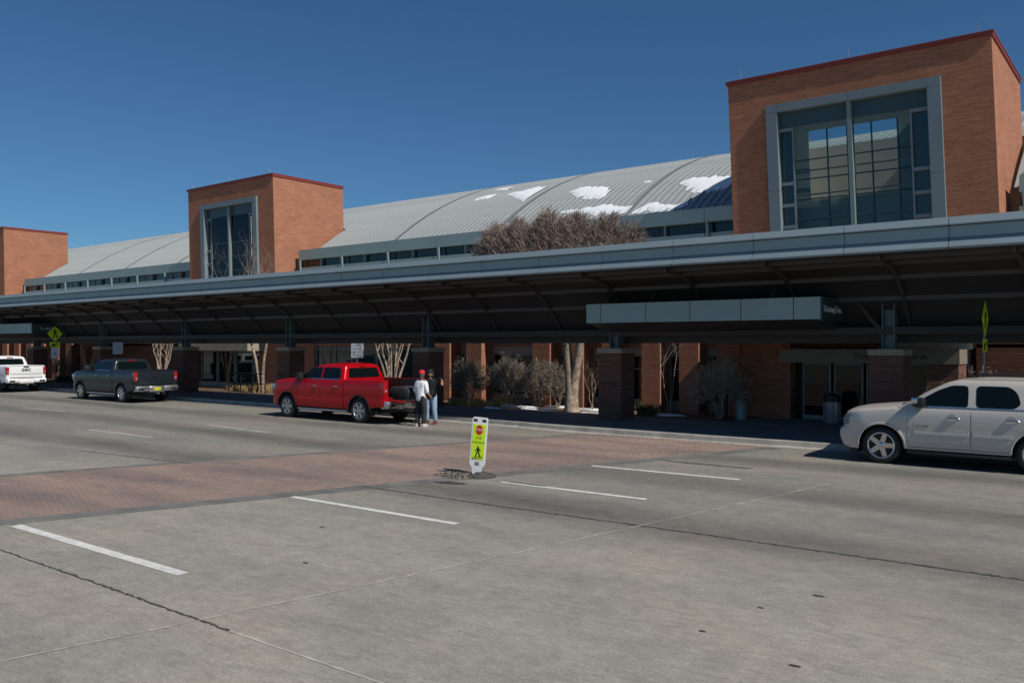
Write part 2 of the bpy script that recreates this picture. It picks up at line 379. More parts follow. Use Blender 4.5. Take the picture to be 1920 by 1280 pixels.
# ------------------------------------------------------------------ canopy over the pavement
CX0, CX1 = -82.0, 12.0
YF = 21.1; YB = 25.0
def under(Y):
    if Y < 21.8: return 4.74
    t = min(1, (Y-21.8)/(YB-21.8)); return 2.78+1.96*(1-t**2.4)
can = empty('walkway_canopy', (CX0, YB, 0), label='long blue grey metal walkway canopy on brick piers along the kerb', cat='canopy')
can.location = (0, 0, 0)
Ys = [YF+.12+(YB-YF-.12)*k/22 for k in range(23)]
mb = MB()
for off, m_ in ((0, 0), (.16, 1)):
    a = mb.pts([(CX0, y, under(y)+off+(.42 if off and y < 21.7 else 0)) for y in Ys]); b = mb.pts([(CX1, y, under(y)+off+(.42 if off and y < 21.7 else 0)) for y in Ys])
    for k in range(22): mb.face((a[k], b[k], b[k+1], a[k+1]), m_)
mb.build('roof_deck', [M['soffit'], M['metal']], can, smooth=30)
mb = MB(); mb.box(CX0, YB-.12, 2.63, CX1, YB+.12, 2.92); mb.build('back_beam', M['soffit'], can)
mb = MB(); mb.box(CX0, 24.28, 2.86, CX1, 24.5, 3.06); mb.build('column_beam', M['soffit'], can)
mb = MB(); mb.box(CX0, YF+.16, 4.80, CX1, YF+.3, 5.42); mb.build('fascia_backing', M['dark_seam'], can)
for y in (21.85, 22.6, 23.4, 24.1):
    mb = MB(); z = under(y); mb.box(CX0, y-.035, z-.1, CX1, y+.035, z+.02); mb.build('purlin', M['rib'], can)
q = MB(); pts = [y for y in Ys if y > 21.4]
a = [(y, under(y)+.02) for y in pts]; b = [(y, under(y)-.13) for y in pts]
q.prism(a+b[::-1], 'x', -.045, .045); ribme = q.mesh('rib', M['rib'])
k = 0
x = -5.6
PIER = [-5.62-8.53*i for i in range(-2, 9)]
xs = []
for p in PIER:
    for j in range(3): xs.append(p+2.843*j)
for x in xs:
    if CX0 < x < CX1: link('rib', ribme, can, (x, 0, 0))
fp = 2.283; fx = -8.56
def fascia_mesh(poly, mt, name):
    q = MB(); q.prism(poly, 'x', .008, fp-.008); return q.mesh(name, mt)
f1 = fascia_mesh([(YF-.03, 4.74), (YF-.04, 4.78), (YF+.08, 4.98), (YF+.14, 4.98), (YF+.14, 4.74)], M['metal_top'], 'lower_fascia_panel')
f2 = fascia_mesh([(YF+.09, 4.992), (YF+.09, 5.25), (YF+.14, 5.25), (YF+.14, 4.992)], M['metal'], 'middle_fascia_panel')
f3 = fascia_mesh([(YF, 5.265), (YF, 5.29), (YF+.1, 5.46), (YF+.3, 5.46), (YF+.3, 5.43), (YF+.14, 5.42), (YF+.14, 5.265)], M['metal_top'], 'upper_fascia_panel')
n = int((CX0-fx)/fp)
for k in range(n, int((CX1-fx)/fp)):
    for me in (f1, f2, f3): link(me.name.split('.')[0], me, can, (fx+k*fp, 0, 0))
# piers
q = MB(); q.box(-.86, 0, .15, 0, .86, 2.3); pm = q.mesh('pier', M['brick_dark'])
q = MB(); q.box(-.89, -.03, 2.3, .03, .89, 2.46); pc = q.mesh('pier_cap', M['stone'])
q = MB(); q.box(-.6, .27, 2.46, -.57, .6, 4.0); q.box(-.3, .27, 2.46, -.27, .6, 4.0); q.box(-.57, .42, 2.46, -.3, .45, 4.0); q.box(-.68, .2, 2.46, -.18, .7, 2.49)
cm = q.mesh('steel_column', M['steel'])
q = MB(); q.prism([(-1.0, 3.88), (.5, 3.5), (.9, 3.2), (.9, 2.95), (.2, 3.0), (-1.0, 3.75)], 'x', -.5, -.38); bm_ = q.mesh('bracket', M['rib'])
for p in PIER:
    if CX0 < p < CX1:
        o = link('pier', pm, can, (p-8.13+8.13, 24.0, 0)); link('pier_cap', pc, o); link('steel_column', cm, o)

# ------------------------------------------------------------------ text and sign helpers
def text_obj(name, s, size, m, parent, loc, rot, ext=.002, space=1.0, ax='CENTER', bold=0):
    cu = bpy.data.curves.new('t', 'FONT'); cu.body = s; cu.size = size; cu.extrude = ext; cu.align_x = ax; cu.align_y = 'CENTER'
    cu.space_character = space; cu.offset = bold
    t = bpy.data.objects.new('t', cu); C.objects.link(t)
    bpy.context.view_layer.update()
    me = bpy.data.meshes.new_from_object(t.evaluated_get(bpy.context.evaluated_depsgraph_get()))
    bpy.data.objects.remove(t); me.materials.clear(); me.materials.append(m)
    o = link(name, me, parent, loc); o.rotation_euler = rot; return o
RX = (R(90), 0, R(90))        # text readable from +X
RY = (R(90), 0, 0)            # text readable from -Y
# entrance canopies
def entrance_canopy(x1, txt, label):
    L_ = 7.32; y0, y1, z0, z1 = 22.75, 25.05, 3.26, 3.85
    e = empty('entrance_canopy', (x1, y0, 0), label=label, cat='canopy', group='panelled entrance canopies tucked under the walkway canopy')
    mb = MB(); mb.box(-L_+.03, .03, z0+.02, -.03, y1-y0, z1-.02); mb.build('frame', M['dark_seam'], e)
    edges = [-L_, -6.78, -5.2, -3.75, -2.2, -.72, 0]
    for a, b in zip(edges, edges[1:]):
        mb = MB(); mb.box(a+.012, -.02, z0, b-.012, .03, z1); mb.build('fascia_panel', M['metal'], e)
    mb = MB(); mb.box(-.03, .03, z0-.05, .03, y1-y0, z1); s_ = mb.build('sign_panel', M['teal_dark'], e)
    mb = MB(); mb.prism([(0, z0-.01), (y1-y0, z0-.01), (y1-y0, z0-.3), (.9, z0-.22)], 'x', -L_+.1, -.1); mb.build('soffit', M['soffit'], e)
    mb = MB(); mb.tube([(.25, 1.5, z1+.2), (1.15, 1.55, z0-.35)], .06, 6); mb.build('strut', M['rib'], e)
    for x in (-1.6, -5.4):
        mb = MB(); mb.prism([(.5, z1), (.62, z1), (1.0, 4.3), (.88, 4.3)], 'x', x, x+.08); mb.build('hanger', M['rib'], e)
    text_obj('lettering', txt, .25, M['signwhite'], s_, (.034, 1.08, (z0+z1)/2-.02), RX, .004)
entrance_canopy(-7.35, 'Ticketing/Check-in', 'blue grey panelled entrance canopy with the Ticketing/Check-in sign, nearer the silver vehicle')
entrance_canopy(-54.05, 'To All Gates', 'blue grey panelled entrance canopy with the To All Gates sign at the far left')

# ------------------------------------------------------------------ terminal building
ter = empty('terminal_building', (0, 0, 0), label='brick airport terminal with a curved pale metal vault roof and clerestory', cat='building')
RCY, RCZ, RR = 62.7, -17.5, 33.9
def rz(y): return RCZ+math.sqrt(RR*RR-(y-RCY)**2)
RX0, RX1, PW = -126.0, 13.0, .467
mb = MB(); yy = [42.0+k*(83.4-42.0)/36 for k in range(37)]
TW = [(-16.5-46.7*k, -5.3-46.7*k) for k in (0, 1, 2)]; TD = (8.0, 6.7, 6.7)
def towery(x0, x1):
    for (a_, b_), D_ in zip(TW, TD):
        if x1 > a_-.3 and x0 < b_-.1: return 38.9+D_-.05
    return 42.0
xe = [RX0]
for a_, b_ in sorted(TW): xe += [a_-.2, b_-.1]
xe.append(RX1)
for x0_, x1_ in zip(xe, xe[1:]):
    ys_ = max(42.0, towery((x0_+x1_)/2, (x0_+x1_)/2)); yy = [ys_+k*(83.4-ys_)/36 for k in range(37)]
    a = mb.pts([(x0_, y, rz(y)-.05) for y in yy]); b = mb.pts([(x1_, y, rz(y)-.05) for y in yy])
    for k in range(36): mb.face((a[k], b[k], b[k+1], a[k+1]))
roof = mb.build('roof', M['roofm'], ter, smooth=30)
sec = [(0, 0), (0, .075), (.045, .075), (.045, .0), (.2, .0), (PW, .0)]
pmes = {}
def panel_mesh(y0_):
    if y0_ not in pmes:
        q = MB(); ys2 = [y0_+k*(75-y0_)/26 for k in range(27)]
        rings = [q.pts([(x, y-(dz*(RCY-y)/RR), rz(y)+dz*.95) for x, dz in sec]) for y in ys2]
        for A, B in zip(rings, rings[1:]):
            for k in range(len(sec)-1): q.face((A[k], A[k+1], B[k+1], B[k]))
        pmes[y0_] = q.mesh('roof_panel', M['roofm'], smooth=20)
    return pmes[y0_]
for k in range(int((RX1-RX0)/PW)): link('roof_panel', panel_mesh(round(towery(RX0+k*PW, RX0+k*PW+PW), 2)), roof, (RX0+k*PW, 0, 0))
ys2 = [42.0+k*(75-42.0)/26 for k in range(27)]
q = MB(); rings = [q.pts([(x, y, rz(y)+dz) for x, dz in ((-.08, 0), (-.08, .11), (.08, .11), (.08, 0))]) for y in ys2]
for A, B in zip(rings, rings[1:]):
    for k in range(3): q.face((A[k], A[k+1], B[k+1], B[k]))
erib = q.mesh('expansion_rib', M['roof_rib'])
for k in range(-10, 4):
    if towery(-25.1+9.34*k, -24.7+9.34*k) == 42.0: link('expansion_rib', erib, roof, (-24.9+9.34*k, 0, 0))
# towers first known as X spans
gaps = [(-5.3, 14), (-52.0, -16.5), (-98.7, -63.2), (-128, -109.9)]
YC = 40.7
fas = MB(); fas.box(0, 0, 8.87, 4.64, .5, 9.57); fme = fas.mesh('eave_panel', M['metal'])
q = MB(); q.prism([(0, 8.87), (.14, 8.87), (.3, 7.0), (.16, 7.0)], 'y', -.12, .0); stm = q.mesh('strut', M['metal_top'])
q = MB(); q.box(.02, .35, 8.32, 2.3, .4, 8.83); cgl = q.mesh('clerestory_window', M['glass'])
q = MB(); q.box(0, .05, 6.0, 4.64, .3, 8.3); spn = q.mesh('sill_panel', M['metal'])
for (a, b) in gaps:
    cnt = int(round((b-a)/4.67)); x = a+.25
    while x < b-.2:
        wd = min(4.64, b-.05-x)
        for me in (fme, spn):
            o = link(me.name.split('.')[0], me, ter, (x, YC, 0)); o.scale.x = wd/4.64
        link('strut', stm, ter, (x+.1, YC, 0))
        for h in (0, 1):
            if wd > 2.4*(h+1)-.2: link('clerestory_window', cgl, ter, (x+.05+2.32*h, YC, 0))
        mb = MB(); mb.box(x+2.3, YC+.1, 8.3, x+2.38, YC+.34, 8.87); mb.build('mullion', M['metal_top'], ter)
        x += 4.67
    mb = MB(); mb.box(a+.25, YC+.45, 5, b-.05, YC+1.6, 8.87); mb.build('clerestory_wall', M['soffit'], ter)
    mb = MB(); mb.box(a+.3, YC+.02, 9.55, b-.05, YC+2.2, 9.62); mb.build('gutter', M['metal_top'], ter)
# lower flat roof and lower wall
mb = MB(); mb.box(-126, 27.47, 4.9, 14, 40.7, 5.25); mb.build('low_roof', M['stone'], ter)
YW = 28.25
mb = MB(); mb.box(-126, YW, 2.5, 14, YW+.4, 4.9); mb.build('upper_wall', M['brick'], ter)
mb = MB(); mb.box(-126, YW+.05, 0, 14, YW+.35, .45); mb.build('base_wall', M['stone'], ter)
def wall(u0, u1, m='brick', y=YW, z0=.16, z1=2.5, name='wall'):
    x0, x1 = XU(u0, y), XU(u1, y); mb = MB(); mb.box(x0, y, z0, x1, y+.4, z1); return mb.build(name, M[m], ter)
colme = {}
def bcol(x0, wd=.85):
    k = round(wd, 2)
    if k not in colme: q = MB(); q.box(0, 27.5, .15, k, YW+.2, 4.9); colme[k] = q.mesh('brick_column', M['brick'])
    return link('brick_column', colme[k], ter, (x0, 0, 0))
def window(x0, x1, z0=.48, z1=2.2, header=True, mull=1, glass='glass', bars=1):
    f = MB(); y = YW+.02
    f.box(x0, y, z0, x0+.06, y+.1, z1); f.box(x1-.06, y, z0, x1, y+.1, z1); f.box(x0+.06, y, z0, x1-.06, y+.1, z0+.06); f.box(x0+.06, y, z1-.06, x1-.06, y+.1, z1)
    for k in range(1, mull): xx = x0+(x1-x0)*k/mull; f.box(xx-.03, y+.002, z0+.06, xx+.03, y+.098, z1-.06)
    if bars: f.box(x0+.06, y+.004, z1-.55, x1-.06, y+.09, z1-.5)
    w_ = f.build('window', M['teal'], ter)
    g = MB(); g.box(x0+.03, y+.05, z0+.03, x1-.03, y+.07, z1-.03); g.build('pane', M[glass], w_)
    if header:
        h = MB(); h.box(x0, YW+.01, z1, x1, YW+.2, 2.5); h.build('header_panel', M['header'], ter)
    s_ = MB(); s_.box(x0, YW-.06, z0-.1, x1, YW+.1, z0); s_.build('sill', M['stone'], ter)
# columns from the planted stretch (right) to the far left
cxs = [-23.8, -20.3, -18.65, -17.05, -15.35, -13.85, -12.35]
for x in cxs: bcol(x, .85 if x < -20 else .75)
bcol(-25.6, .85)
edges = [(-24.75, -23.8), (-22.95, -20.3), (-19.45, -18.65), (-17.9, -17.05), (-16.3, -15.35), (-14.6, -13.85), (-13.1, -12.35)]
for a, b in edges: window(a, b, mull=2 if b-a > 2 else 1)
mb = MB(); mb.box(-11.6, 27.6, .15, -9.9, YW+.3, 4.9); mb.build('wall', M['brick'], ter)
# glazed lobby between the second and third pier
window(-34.6, -25.6, .3, 2.9, header=False, mull=6, glass='glass_teal')
mb = MB(); mb.box(-39.2, YW-.1, .15, -34.6, YW+.3, 2.9); mb.build('wall', M['brick'], ter)
# door recess with precast band
mb = MB(); mb.box(-45.2, 27.0, 2.25, -38.6, YW, 2.75); mb.build('entrance_band', M['stone'], ter)
for x in (-44.9, -43.2, -41.5, -39.8): window(x, x+1.6, .2, 2.25, header=False, glass='glass', bars=0)
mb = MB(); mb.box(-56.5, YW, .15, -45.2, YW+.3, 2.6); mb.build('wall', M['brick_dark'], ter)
x = -58.0
for k in range(22):
    bcol(x-.05, .85); 
    if k % 3 != 1: window(x-2.0, x-.05)
    else: window(x-2.0, x-.05, glass='glass_teal')
    x -= 2.05
for xe in (-12.2, -58.9):
    mb = MB(); mb.box(xe, 25.13, 2.72, xe+7.7, 28.2, 2.92); mb.build('unseen_shade_roof', M['soffit'], ter)  # unseen slab behind the back beam, added and sized to shade the entrance
# ticketing entrance portal
mb = MB(); mb.box(-9.9, 26.6, 2.03, -4.75, 28.2, 2.45); band = mb.build('entrance_band', mat('shade darkened precast', (.2, .17, .135), .8, var=.1, scale=3), ter)  # beige precast with the shade of the entrance put into a darker colour
text_obj('lettering', 'Ticketing/Check-in', .27, M['black'], band, (-6.6, 26.595, 2.24), RY, .004)
mb = MB(); mb.box(-9.95, 28.2, .15, -4.7, 28.24, 2.1); mb.build('recess', M['black'], ter)
for x in (-9.6, -8.6, -7.6, -6.6, -5.6):
    f = MB(); z1 = 2.0
    f.box(x, 27.9, .17, x+.05, 27.98, z1); f.box(x+.85, 27.9, .17, x+.9, 27.98, z1); f.box(x+.05, 27.9, z1-.07, x+.85, 27.98, z1); f.box(x+.05, 27.9, .17, x+.85, 27.98, .3)
    d_ = f.build('door', M['teal'], ter)
    g = MB(); g.box(x+.04, 27.93, .25, x+.86, 27.94, z1-.05); g.build('pane', M['carglass'], d_)
    h = MB(); h.tube([(x+.75, 27.86, .9), (x+.75, 27.86, 1.3)], .015); h.build('handle', M['chrome'], d_)
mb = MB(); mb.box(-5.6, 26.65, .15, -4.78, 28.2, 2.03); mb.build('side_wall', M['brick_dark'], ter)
q = MB()
for k in range(28): x = -7.2+k*.09; q.box(x, 28.1+(k % 2)*.03, 2.45, x+.09, 28.2, 3.2)
tag(q.build('corrugated_panel', M['signwhite'], ter), kind='stuff')
mb = MB(); mb.box(-4.6, YW, .15, 14, YW+.3, 2.6); mb.build('wall', M['brick'], ter)
for x in (-2.2, 2.5, 6.5): bcol(x, .8)
mb = MB(); mb.box(-1.35, YW-.08, .5, 2.4, YW, 2.2); mb.build('louvre_panel', M['header'], ter)

# ------------------------------------------------------------------ towers
LEAN = .04
def tower(x0, x1, D, label):
    T = empty('brick_tower', (x0, 38.9, 0), label=label, cat='tower', group='square brick towers with a big framed window')
    W_ = x1-x0; H = 15.2; t = .45
    def shear(me):
        for v in me.vertices: v.co.x -= LEAN*(v.co.z-2.6)
        return me
    def part(name, mb, m, parent=None, **k):
        me = mb.mesh(name, m, **k); shear(me); return link(name, me, parent or T)
    fx0, fx1, fz0, fz1 = 1.85, W_-1.9, 5.0, 13.7        # outer edge of window frame
    mb = MB(); mb.box(0, 0, 0, fx0+.05, t, H-.2); mb.box(fx1-.05, 0, 0, W_, t, H-.2); mb.box(fx0+.05, 0, fz1-.05, fx1-.05, t, H-.2); mb.box(fx0+.05, 0, 0, fx1-.05, t, fz0)
    mb.box(0, t, 0, t, D, H-.2); mb.box(W_-t, t, 0, W_, D, H-.2)
    part('wall', mb, M['brick'])
    mb = MB(); mb.box(t, D-.45, 5, W_-t, D-.05, 2.6+.2275*(38.9+D-.45)); part('back_wall', mb, M['beige'])
    for xa in (t, W_-t-.03): mb = MB(); mb.box(xa, t, 5, xa+.03, D-.45, 14.6); part('lining', mb, M['beige'])
    mb = MB(); o_ = .07; z0, z1 = H-.2, H-.05
    mb.box(-o_, -o_, z0, W_+o_, t, z1); mb.box(-o_, t, z0, t, D+.05, z1); mb.box(W_-t, t, z0, W_+o_, D+.05, z1)
    mb.box(-o_-.03, -o_-.03, z1, W_+o_+.03, t+.02, H); mb.box(-o_-.03, t+.02, z1, t+.02, D+.05, H); mb.box(W_-t-.02, t+.02, z1, W_+o_+.03, D+.05, H)
    part('coping', mb, M['coping'])
    fw = .53; fh = .38; pr = -.16
    # frame panels
    def fpanel(a, b, c, d): mb = MB(); mb.box(a, pr, b, c, .28, d); return part('frame_panel', mb, M['frame'], bevel=.008)
    xm = (fx0+fx1)/2
    fpanel(fx0, fz1-fh, fx0+fw, fz1); fpanel(fx1-fw, fz1-fh, fx1, fz1)
    fpanel(fx0+fw+.012, fz1-fh, xm-.006, fz1); fpanel(xm+.006, fz1-fh, fx1-fw-.012, fz1)
    for zz0, zz1 in ((fz1-fh-3.6, fz1-fh-.012), (fz1-fh-7.1, fz1-fh-3.612), (fz0, fz1-fh-7.112)):
        if zz1 > zz0+.1: fpanel(fx0, zz0, fx0+fw, zz1); fpanel(fx1-fw, zz0, fx1, zz1)
    ix0, ix1, iz1 = fx0+fw, fx1-fw, fz1-fh
    mb = MB(); mb.box(ix0, .16, iz1-.72, ix1, .22, iz1); part('top_panel', mb, M['teal_dark'])
    # central fin
    mb = MB(); mb.box(xm-.09, -.08, fz0, xm+.09, .3, iz1); part('mullion', mb, M['teal'])
    # inner screen with its opening, one metre in
    ox0, ox1, oz1, oz0 = 3.4, 7.25, 12.55, 9.3
    for bx_ in ((ix0-.1, 5, ox0, iz1), (ox1, 5, ix1+.6, iz1), (ox0, oz1, ox1, iz1), (ox0, 5, ox1, oz0)):
        mb = MB(); mb.box(bx_[0], 1.1, bx_[1], bx_[2], 1.16, bx_[3]); part('inner_screen', mb, M['screen'])
    mb = MB(); mb.box(ox1+.2, 1.2, 5, ox1+.26, D-.5, iz1-.1); part('inner_screen', mb, M['screen'])  # side screen added to cast the diagonal shadow on the back wall
    for z in (8.3, 9.4, 10.5):
        for xa, xb_ in ((ix0+.66, xm-.09), (xm+.09, ix1-.76)):
            mb = MB(); mb.box(xa, .12, z-.03, xb_, .139, z+.03); part('transom', mb, M['teal_dark'])
    for xa, xb_ in ((ix0+.66, xm-.09), (xm+.09, ix1-.76)):
        mb = MB(); mb.box(xa, .14, 5, xb_, .15, iz1-.73); part('pane', mb, M['clearglass'])
    for x in (4.25, 5.15, 6.2, 7.3):
        mb = MB(); mb.box(x-.035, 1.06, 5, x+.035, 1.098, oz1); part('mullion', mb, M['teal_dark'])
    for z in (7.3, 8.4, 9.35, 10.3, 11.2):
        mb = MB(); mb.box(ix0+.1, 1.04, z-.03, ix1+.3, 1.058, z+.03); part('transom', mb, M['teal_dark'])
    # glazing bars and side louvres in the front plane
    for x in (ix0+.62, ix1-.72):
        mb = MB(); mb.box(x-.04, .1, 5, x+.04, .22, iz1-.73); part('mullion', mb, M['frame'])
    for z in (6.2, 8.0, 9.0, 10.0, iz1-.82):
        for xa, xb_ in ((ix0, ix0+.58), (ix1-.68, ix1)): mb = MB(); mb.box(xa, .1, z-.08, xb_, .24, z+.08); part('side_rail', mb, M['frame'])
    for xa, xb_ in ((ix0, ix0+.58), (ix1-.68, ix1)): mb = MB(); mb.box(xa, .26, 5, xb_, .275, iz1-.73); part('side_pane', mb, M['glass_teal'])
    for x in (.6, W_/2, W_-.5):
        mb = MB(); mb.tube([(x, .1, H), (x, .1, H+.5)], .02, 5); part('lightning_rod', mb, M['galv'])
    return T
tower(*TW[0], TD[0], 'largest nearest brick tower with framed window, above the Ticketing entrance')
tower(*TW[1], TD[1], 'middle brick tower with sunlit side wall standing between the two vault roofs')
tower(*TW[2], TD[2], 'far brick tower cut by the left edge of the picture')

# snow lying on the roof
def on_roof(u, v):
    k = (u-960)/F; e = (645-v)/F; Yd = sy*k+cy; Xd = cy*k-sy
    lo, hi, best = 42.0, 62.0, None
    for q in range(400):
        y = lo+(hi-lo)*q/400; d = y/Yd
        if CAMH+e*d < rz(y): return Xd*d, y
    return Xd*(58/Yd), 58.0
def snow_patch(us, label):
    # us: list of (u, v_low, v_high) across the drift
    cols = []
    x0, x1 = on_roof(us[0][0], (us[0][1]+us[0][2])/2)[0], on_roof(us[-1][0], (us[-1][1]+us[-1][2])/2)[0]
    mb = MB(); st = []
    pts = [(on_roof(u, a), on_roof(u, b)) for u, a, b in us]
    n = max(2, int((x1-x0)/(PW/2)))
    def interp(x, which):
        P = [p[which] for p in pts]
        if x <= P[0][0]: return P[0][1]
        for p, q in zip(P, P[1:]):
            if p[0] <= x <= q[0] and q[0] > p[0]: return p[1]+(q[1]-p[1])*(x-p[0])/(q[0]-p[0])
        return P[-1][1]
    r_ = random.Random(int(us[0][0]))
    for k in range(n+1):
        x = x0+(x1-x0)*k/n; a, b = interp(x, 0), interp(x, 1)
        if b < a: a, b = b, a
        j = .35*min(1, (b-a)); a += r_.uniform(-j, j)*.8; b += r_.uniform(-j, j)*.8
        row = []
        for q in range(7):
            y = a+(b-a)*q/6; h = .02+.11*math.sin(math.pi*q/6)**.5*(.6+.4*math.sin(math.pi*min(1, max(0, k/n))))
            row.append((x, y, rz(max(42, y))+h))
        st.append(mb.pts(row))
    for A, B in zip(st, st[1:]):
        for q in range(6): mb.face((A[q], B[q], B[q+1], A[q+1]))
    tag(mb.build('snow_patch', M['snow'], smooth=True), label, 'snow', 'snow patches left on the vault roof')
snow_patch([(953, 366, 365), (975, 374, 360), (990, 379, 357), (1003, 377, 353), (1015, 366, 350), (1023, 358, 350)], 'heart shaped snow patch high on the roof, second from the left')
snow_patch([(1068, 362, 361), (1085, 370, 355), (1105, 375, 352), (1130, 372, 352), (1147, 360, 356)], 'oval snow patch in the middle of the roof')
snow_patch([(1275, 347, 345), (1290, 356, 336), (1320, 362, 332), (1350, 360, 331), (1376, 352, 330)], 'wide snow patch touching the nearest tower')
snow_patch([(892, 377, 375), (910, 375, 369), (933, 366, 365)], 'small thin snow patch furthest left on the roof')
snow_patch([(930, 358, 357), (948, 358, 354), (962, 353, 352.5)], 'sliver of snow near the ridge left of the heart shaped patch')
snow_patch([(1208, 344, 343), (1215, 346, 340), (1222, 343, 342)], 'tiny snow spot alone high on the roof')
snow_patch([(1050, 401, 399), (1090, 404, 393), (1120, 404, 387), (1150, 403, 388), (1182, 400, 388)], 'long low snow drift behind the bare tree crown')
snow_patch([(1186, 402, 400), (1210, 400, 384), (1235, 398, 382), (1265, 396, 383), (1292, 384, 380)], 'long low snow drift on the eave right of the bare tree')

# ------------------------------------------------------------------ plants
def twigs(mb, p, d, length, rad, depth, rnd, spread=.6, up=.15, n=3, sides=4, keep=None):
    steps = 3; pts = [Vector(p)]; dd = Vector(d).normalized(); rads = [rad]
    for k in range(steps):
        dd = (dd+Vector((rnd.uniform(-1, 1), rnd.uniform(-1, 1), rnd.uniform(-.6, 1)))*.16+Vector((0, 0, up*.3))).normalized()
        pts.append(pts[-1]+dd*length/steps); rads.append(rad*(1-.45*(k+1)/steps))
    if keep and not keep(pts[-1]): return
    mb.tube(pts, rads, sides if depth > 1 else 3, cap=False)
    if depth <= 0: return
    for k in range(n):
        q = pts[rnd.choice((1, 2, 3, 3))]
        a = Vector((rnd.uniform(-1, 1), rnd.uniform(-1, 1), rnd.uniform(-.4, .8))).normalized()
        nd = (dd*(1-spread)+a*spread+Vector((0, 0, up))).normalized()
        twigs(mb, q, nd, length*rnd.uniform(.55, .8), rads[-1]*.75, depth-1, rnd, spread, up, n, sides, keep)
# big tree whose crown rises over the canopy
def big_tree():
    p = G(1072, 772, .15); rnd = random.Random(5)
    T = empty('bare_tree', p, label='tall bare tree with twin pale trunks, its twiggy crown rising above the walkway canopy', cat='tree')
    mb = MB()
    mb.tube([(0, 0, -.1), (0, 0, .15), (-.03, 0, .8), (-.12, .03, 1.5), (-.22, .02, 2.4), (-.35, 0, 3.4), (-.8, .1, 4.4)], [.34, .27, .22, .17, .15, .13, .1], 12)
    mb.tube([(.03, 0, .5), (.1, .02, 1.1), (.2, .05, 1.7), (.34, .03, 2.4), (.5, 0, 3.2), (.9, 0, 4.4)], [.2, .17, .15, .14, .12, .1], 12)
    mb.build('trunk', M['bark'], T, smooth=50)
    mb = MB()
    def inside(q):
        if q.y < -.3 and q.z < 5.2: return False
        return ((q.x+.15)/3.5)**2+((q.y+.8)/1.7)**2+((q.z-4.9)/2.15)**2 < 1
    for k in range(40):
        s_ = Vector((-.55, 0, 3.7)) if k % 2 else Vector((.65, 0, 3.7))
        a = rnd.uniform(0, 6.28); el = rnd.uniform(.15, 1.2)
        d = Vector((math.cos(a)*math.cos(el), .7*math.sin(a)*math.cos(el), math.sin(el)))
        twigs(mb, s_, d, rnd.uniform(1.5, 2.5), .045, 4, rnd, .62, .1, 4, 4, inside)
    # fine shoots on the crown shell
    for k in range(9000):
        a = rnd.uniform(0, 6.28); rr = math.sqrt(rnd.uniform(0, 1)); x = -.3+3.6*rr*math.cos(a)*(1+.12*math.sin(3*a+1)+.07*math.sin(9*a)); y = -1.15+1.15*rr*math.sin(a)
        lump = .84+.05*math.sin(2.3*x+1.1)+.08*math.sin(5.1*x+y*3)+.05*math.sin(11*x)
        zt = 5.0+2.05*(max(0, 1-rr**4.5))**.6*lump; z = zt-abs(rnd.gauss(0, .5)) if k % 3 else rnd.uniform(5.3, max(5.4, zt))
        if z < 5.0: continue
        d = Vector((x*.16+rnd.uniform(-.6, .6), rnd.uniform(-.6, .6), rnd.uniform(.2, 1))).normalized()*rnd.uniform(.18, .42)
        m_ = Vector((x, y, z)); mid = m_+d*.5+Vector((rnd.uniform(-.04, .04), 0, rnd.uniform(-.03, .05)))
        mb.tube([m_, mid, m_+d], [.011, .009, .004], 3, cap=False)
        if k % 2: mb.tube([mid, mid+Vector((rnd.uniform(-.2, .2), rnd.uniform(-.2, .2), rnd.uniform(.05, .2)))], [.007, .004], 3, cap=False)
    mb.build('crown', M['twig'], T, fix=False)
big_tree()
def stem_tree(u, Y, h, n, label, crown=1.3, m='twig_pale', mt='bark', lean=.25, seed=1, depth=3, rad=.06):
    x = XU(u, Y); rnd = random.Random(seed)
    T = empty('bare_tree', (x, Y, .15), label=label, cat='tree', group='bare trees in the planting bed')
    mb = MB(); cr = MB()
    for k in range(n):
        a = 6.28*k/n+rnd.uniform(-.3, .3); l = lean*rnd.uniform(.4, 1.2)
        pts = [Vector((.06*math.cos(a), .06*math.sin(a), -.1))]
        for q in range(1, 6):
            pts.append(Vector((math.cos(a)*l*(q/5)*h*.4+rnd.uniform(-.05, .05), math.sin(a)*l*(q/5)*h*.4+rnd.uniform(-.05, .05), h*.62*q/5)))
        mb.tube(pts, [rad, rad*.9, rad*.8, rad*.7, rad*.55, rad*.45], 7)
        for q in range(4):
            b = pts[rnd.choice((3, 4, 5, 5))]
            d = Vector((rnd.uniform(-1, 1), rnd.uniform(-1, 1), 1.1)).normalized()
            twigs(cr, b, d, h*.24*crown, rad*.3, depth, rnd, .55, .15, 3, 3)
    mb.build('trunk', M[mt], T, smooth=50); cr.build('crown', M[m], T, fix=False)
stem_tree(735, 26.4, 4.2, 7, 'multi stemmed bare tree behind the cab and bed of the red pickup', seed=3, lean=.5, rad=.07)
stem_tree(492, 26.2, 6.8, 2, 'pale trunked bare tree left of the red pickup, its top showing before the middle tower', seed=4, lean=.45, rad=.09, crown=1.1, depth=4)
stem_tree(303, 26.2, 4.2, 7, 'multi stemmed bare tree behind the tailgate of the dark grey pickup', seed=6, lean=.4)
stem_tree(166, 25.9, 3.9, 4, 'bare tree left of the dark grey pickup with upswept limbs', seed=8, lean=.7, rad=.09)
stem_tree(1110, 26.7, 1.85, 3, 'slim knee high sapling against the dark window right of the twin trunks', seed=9, lean=.35, rad=.018, crown=1.0)
stem_tree(1254, 26.6, 3.3, 2, 'bare tree whose pale twigs hang before the window right of the fourth pier', seed=10, lean=.3, rad=.02, crown=1.2)
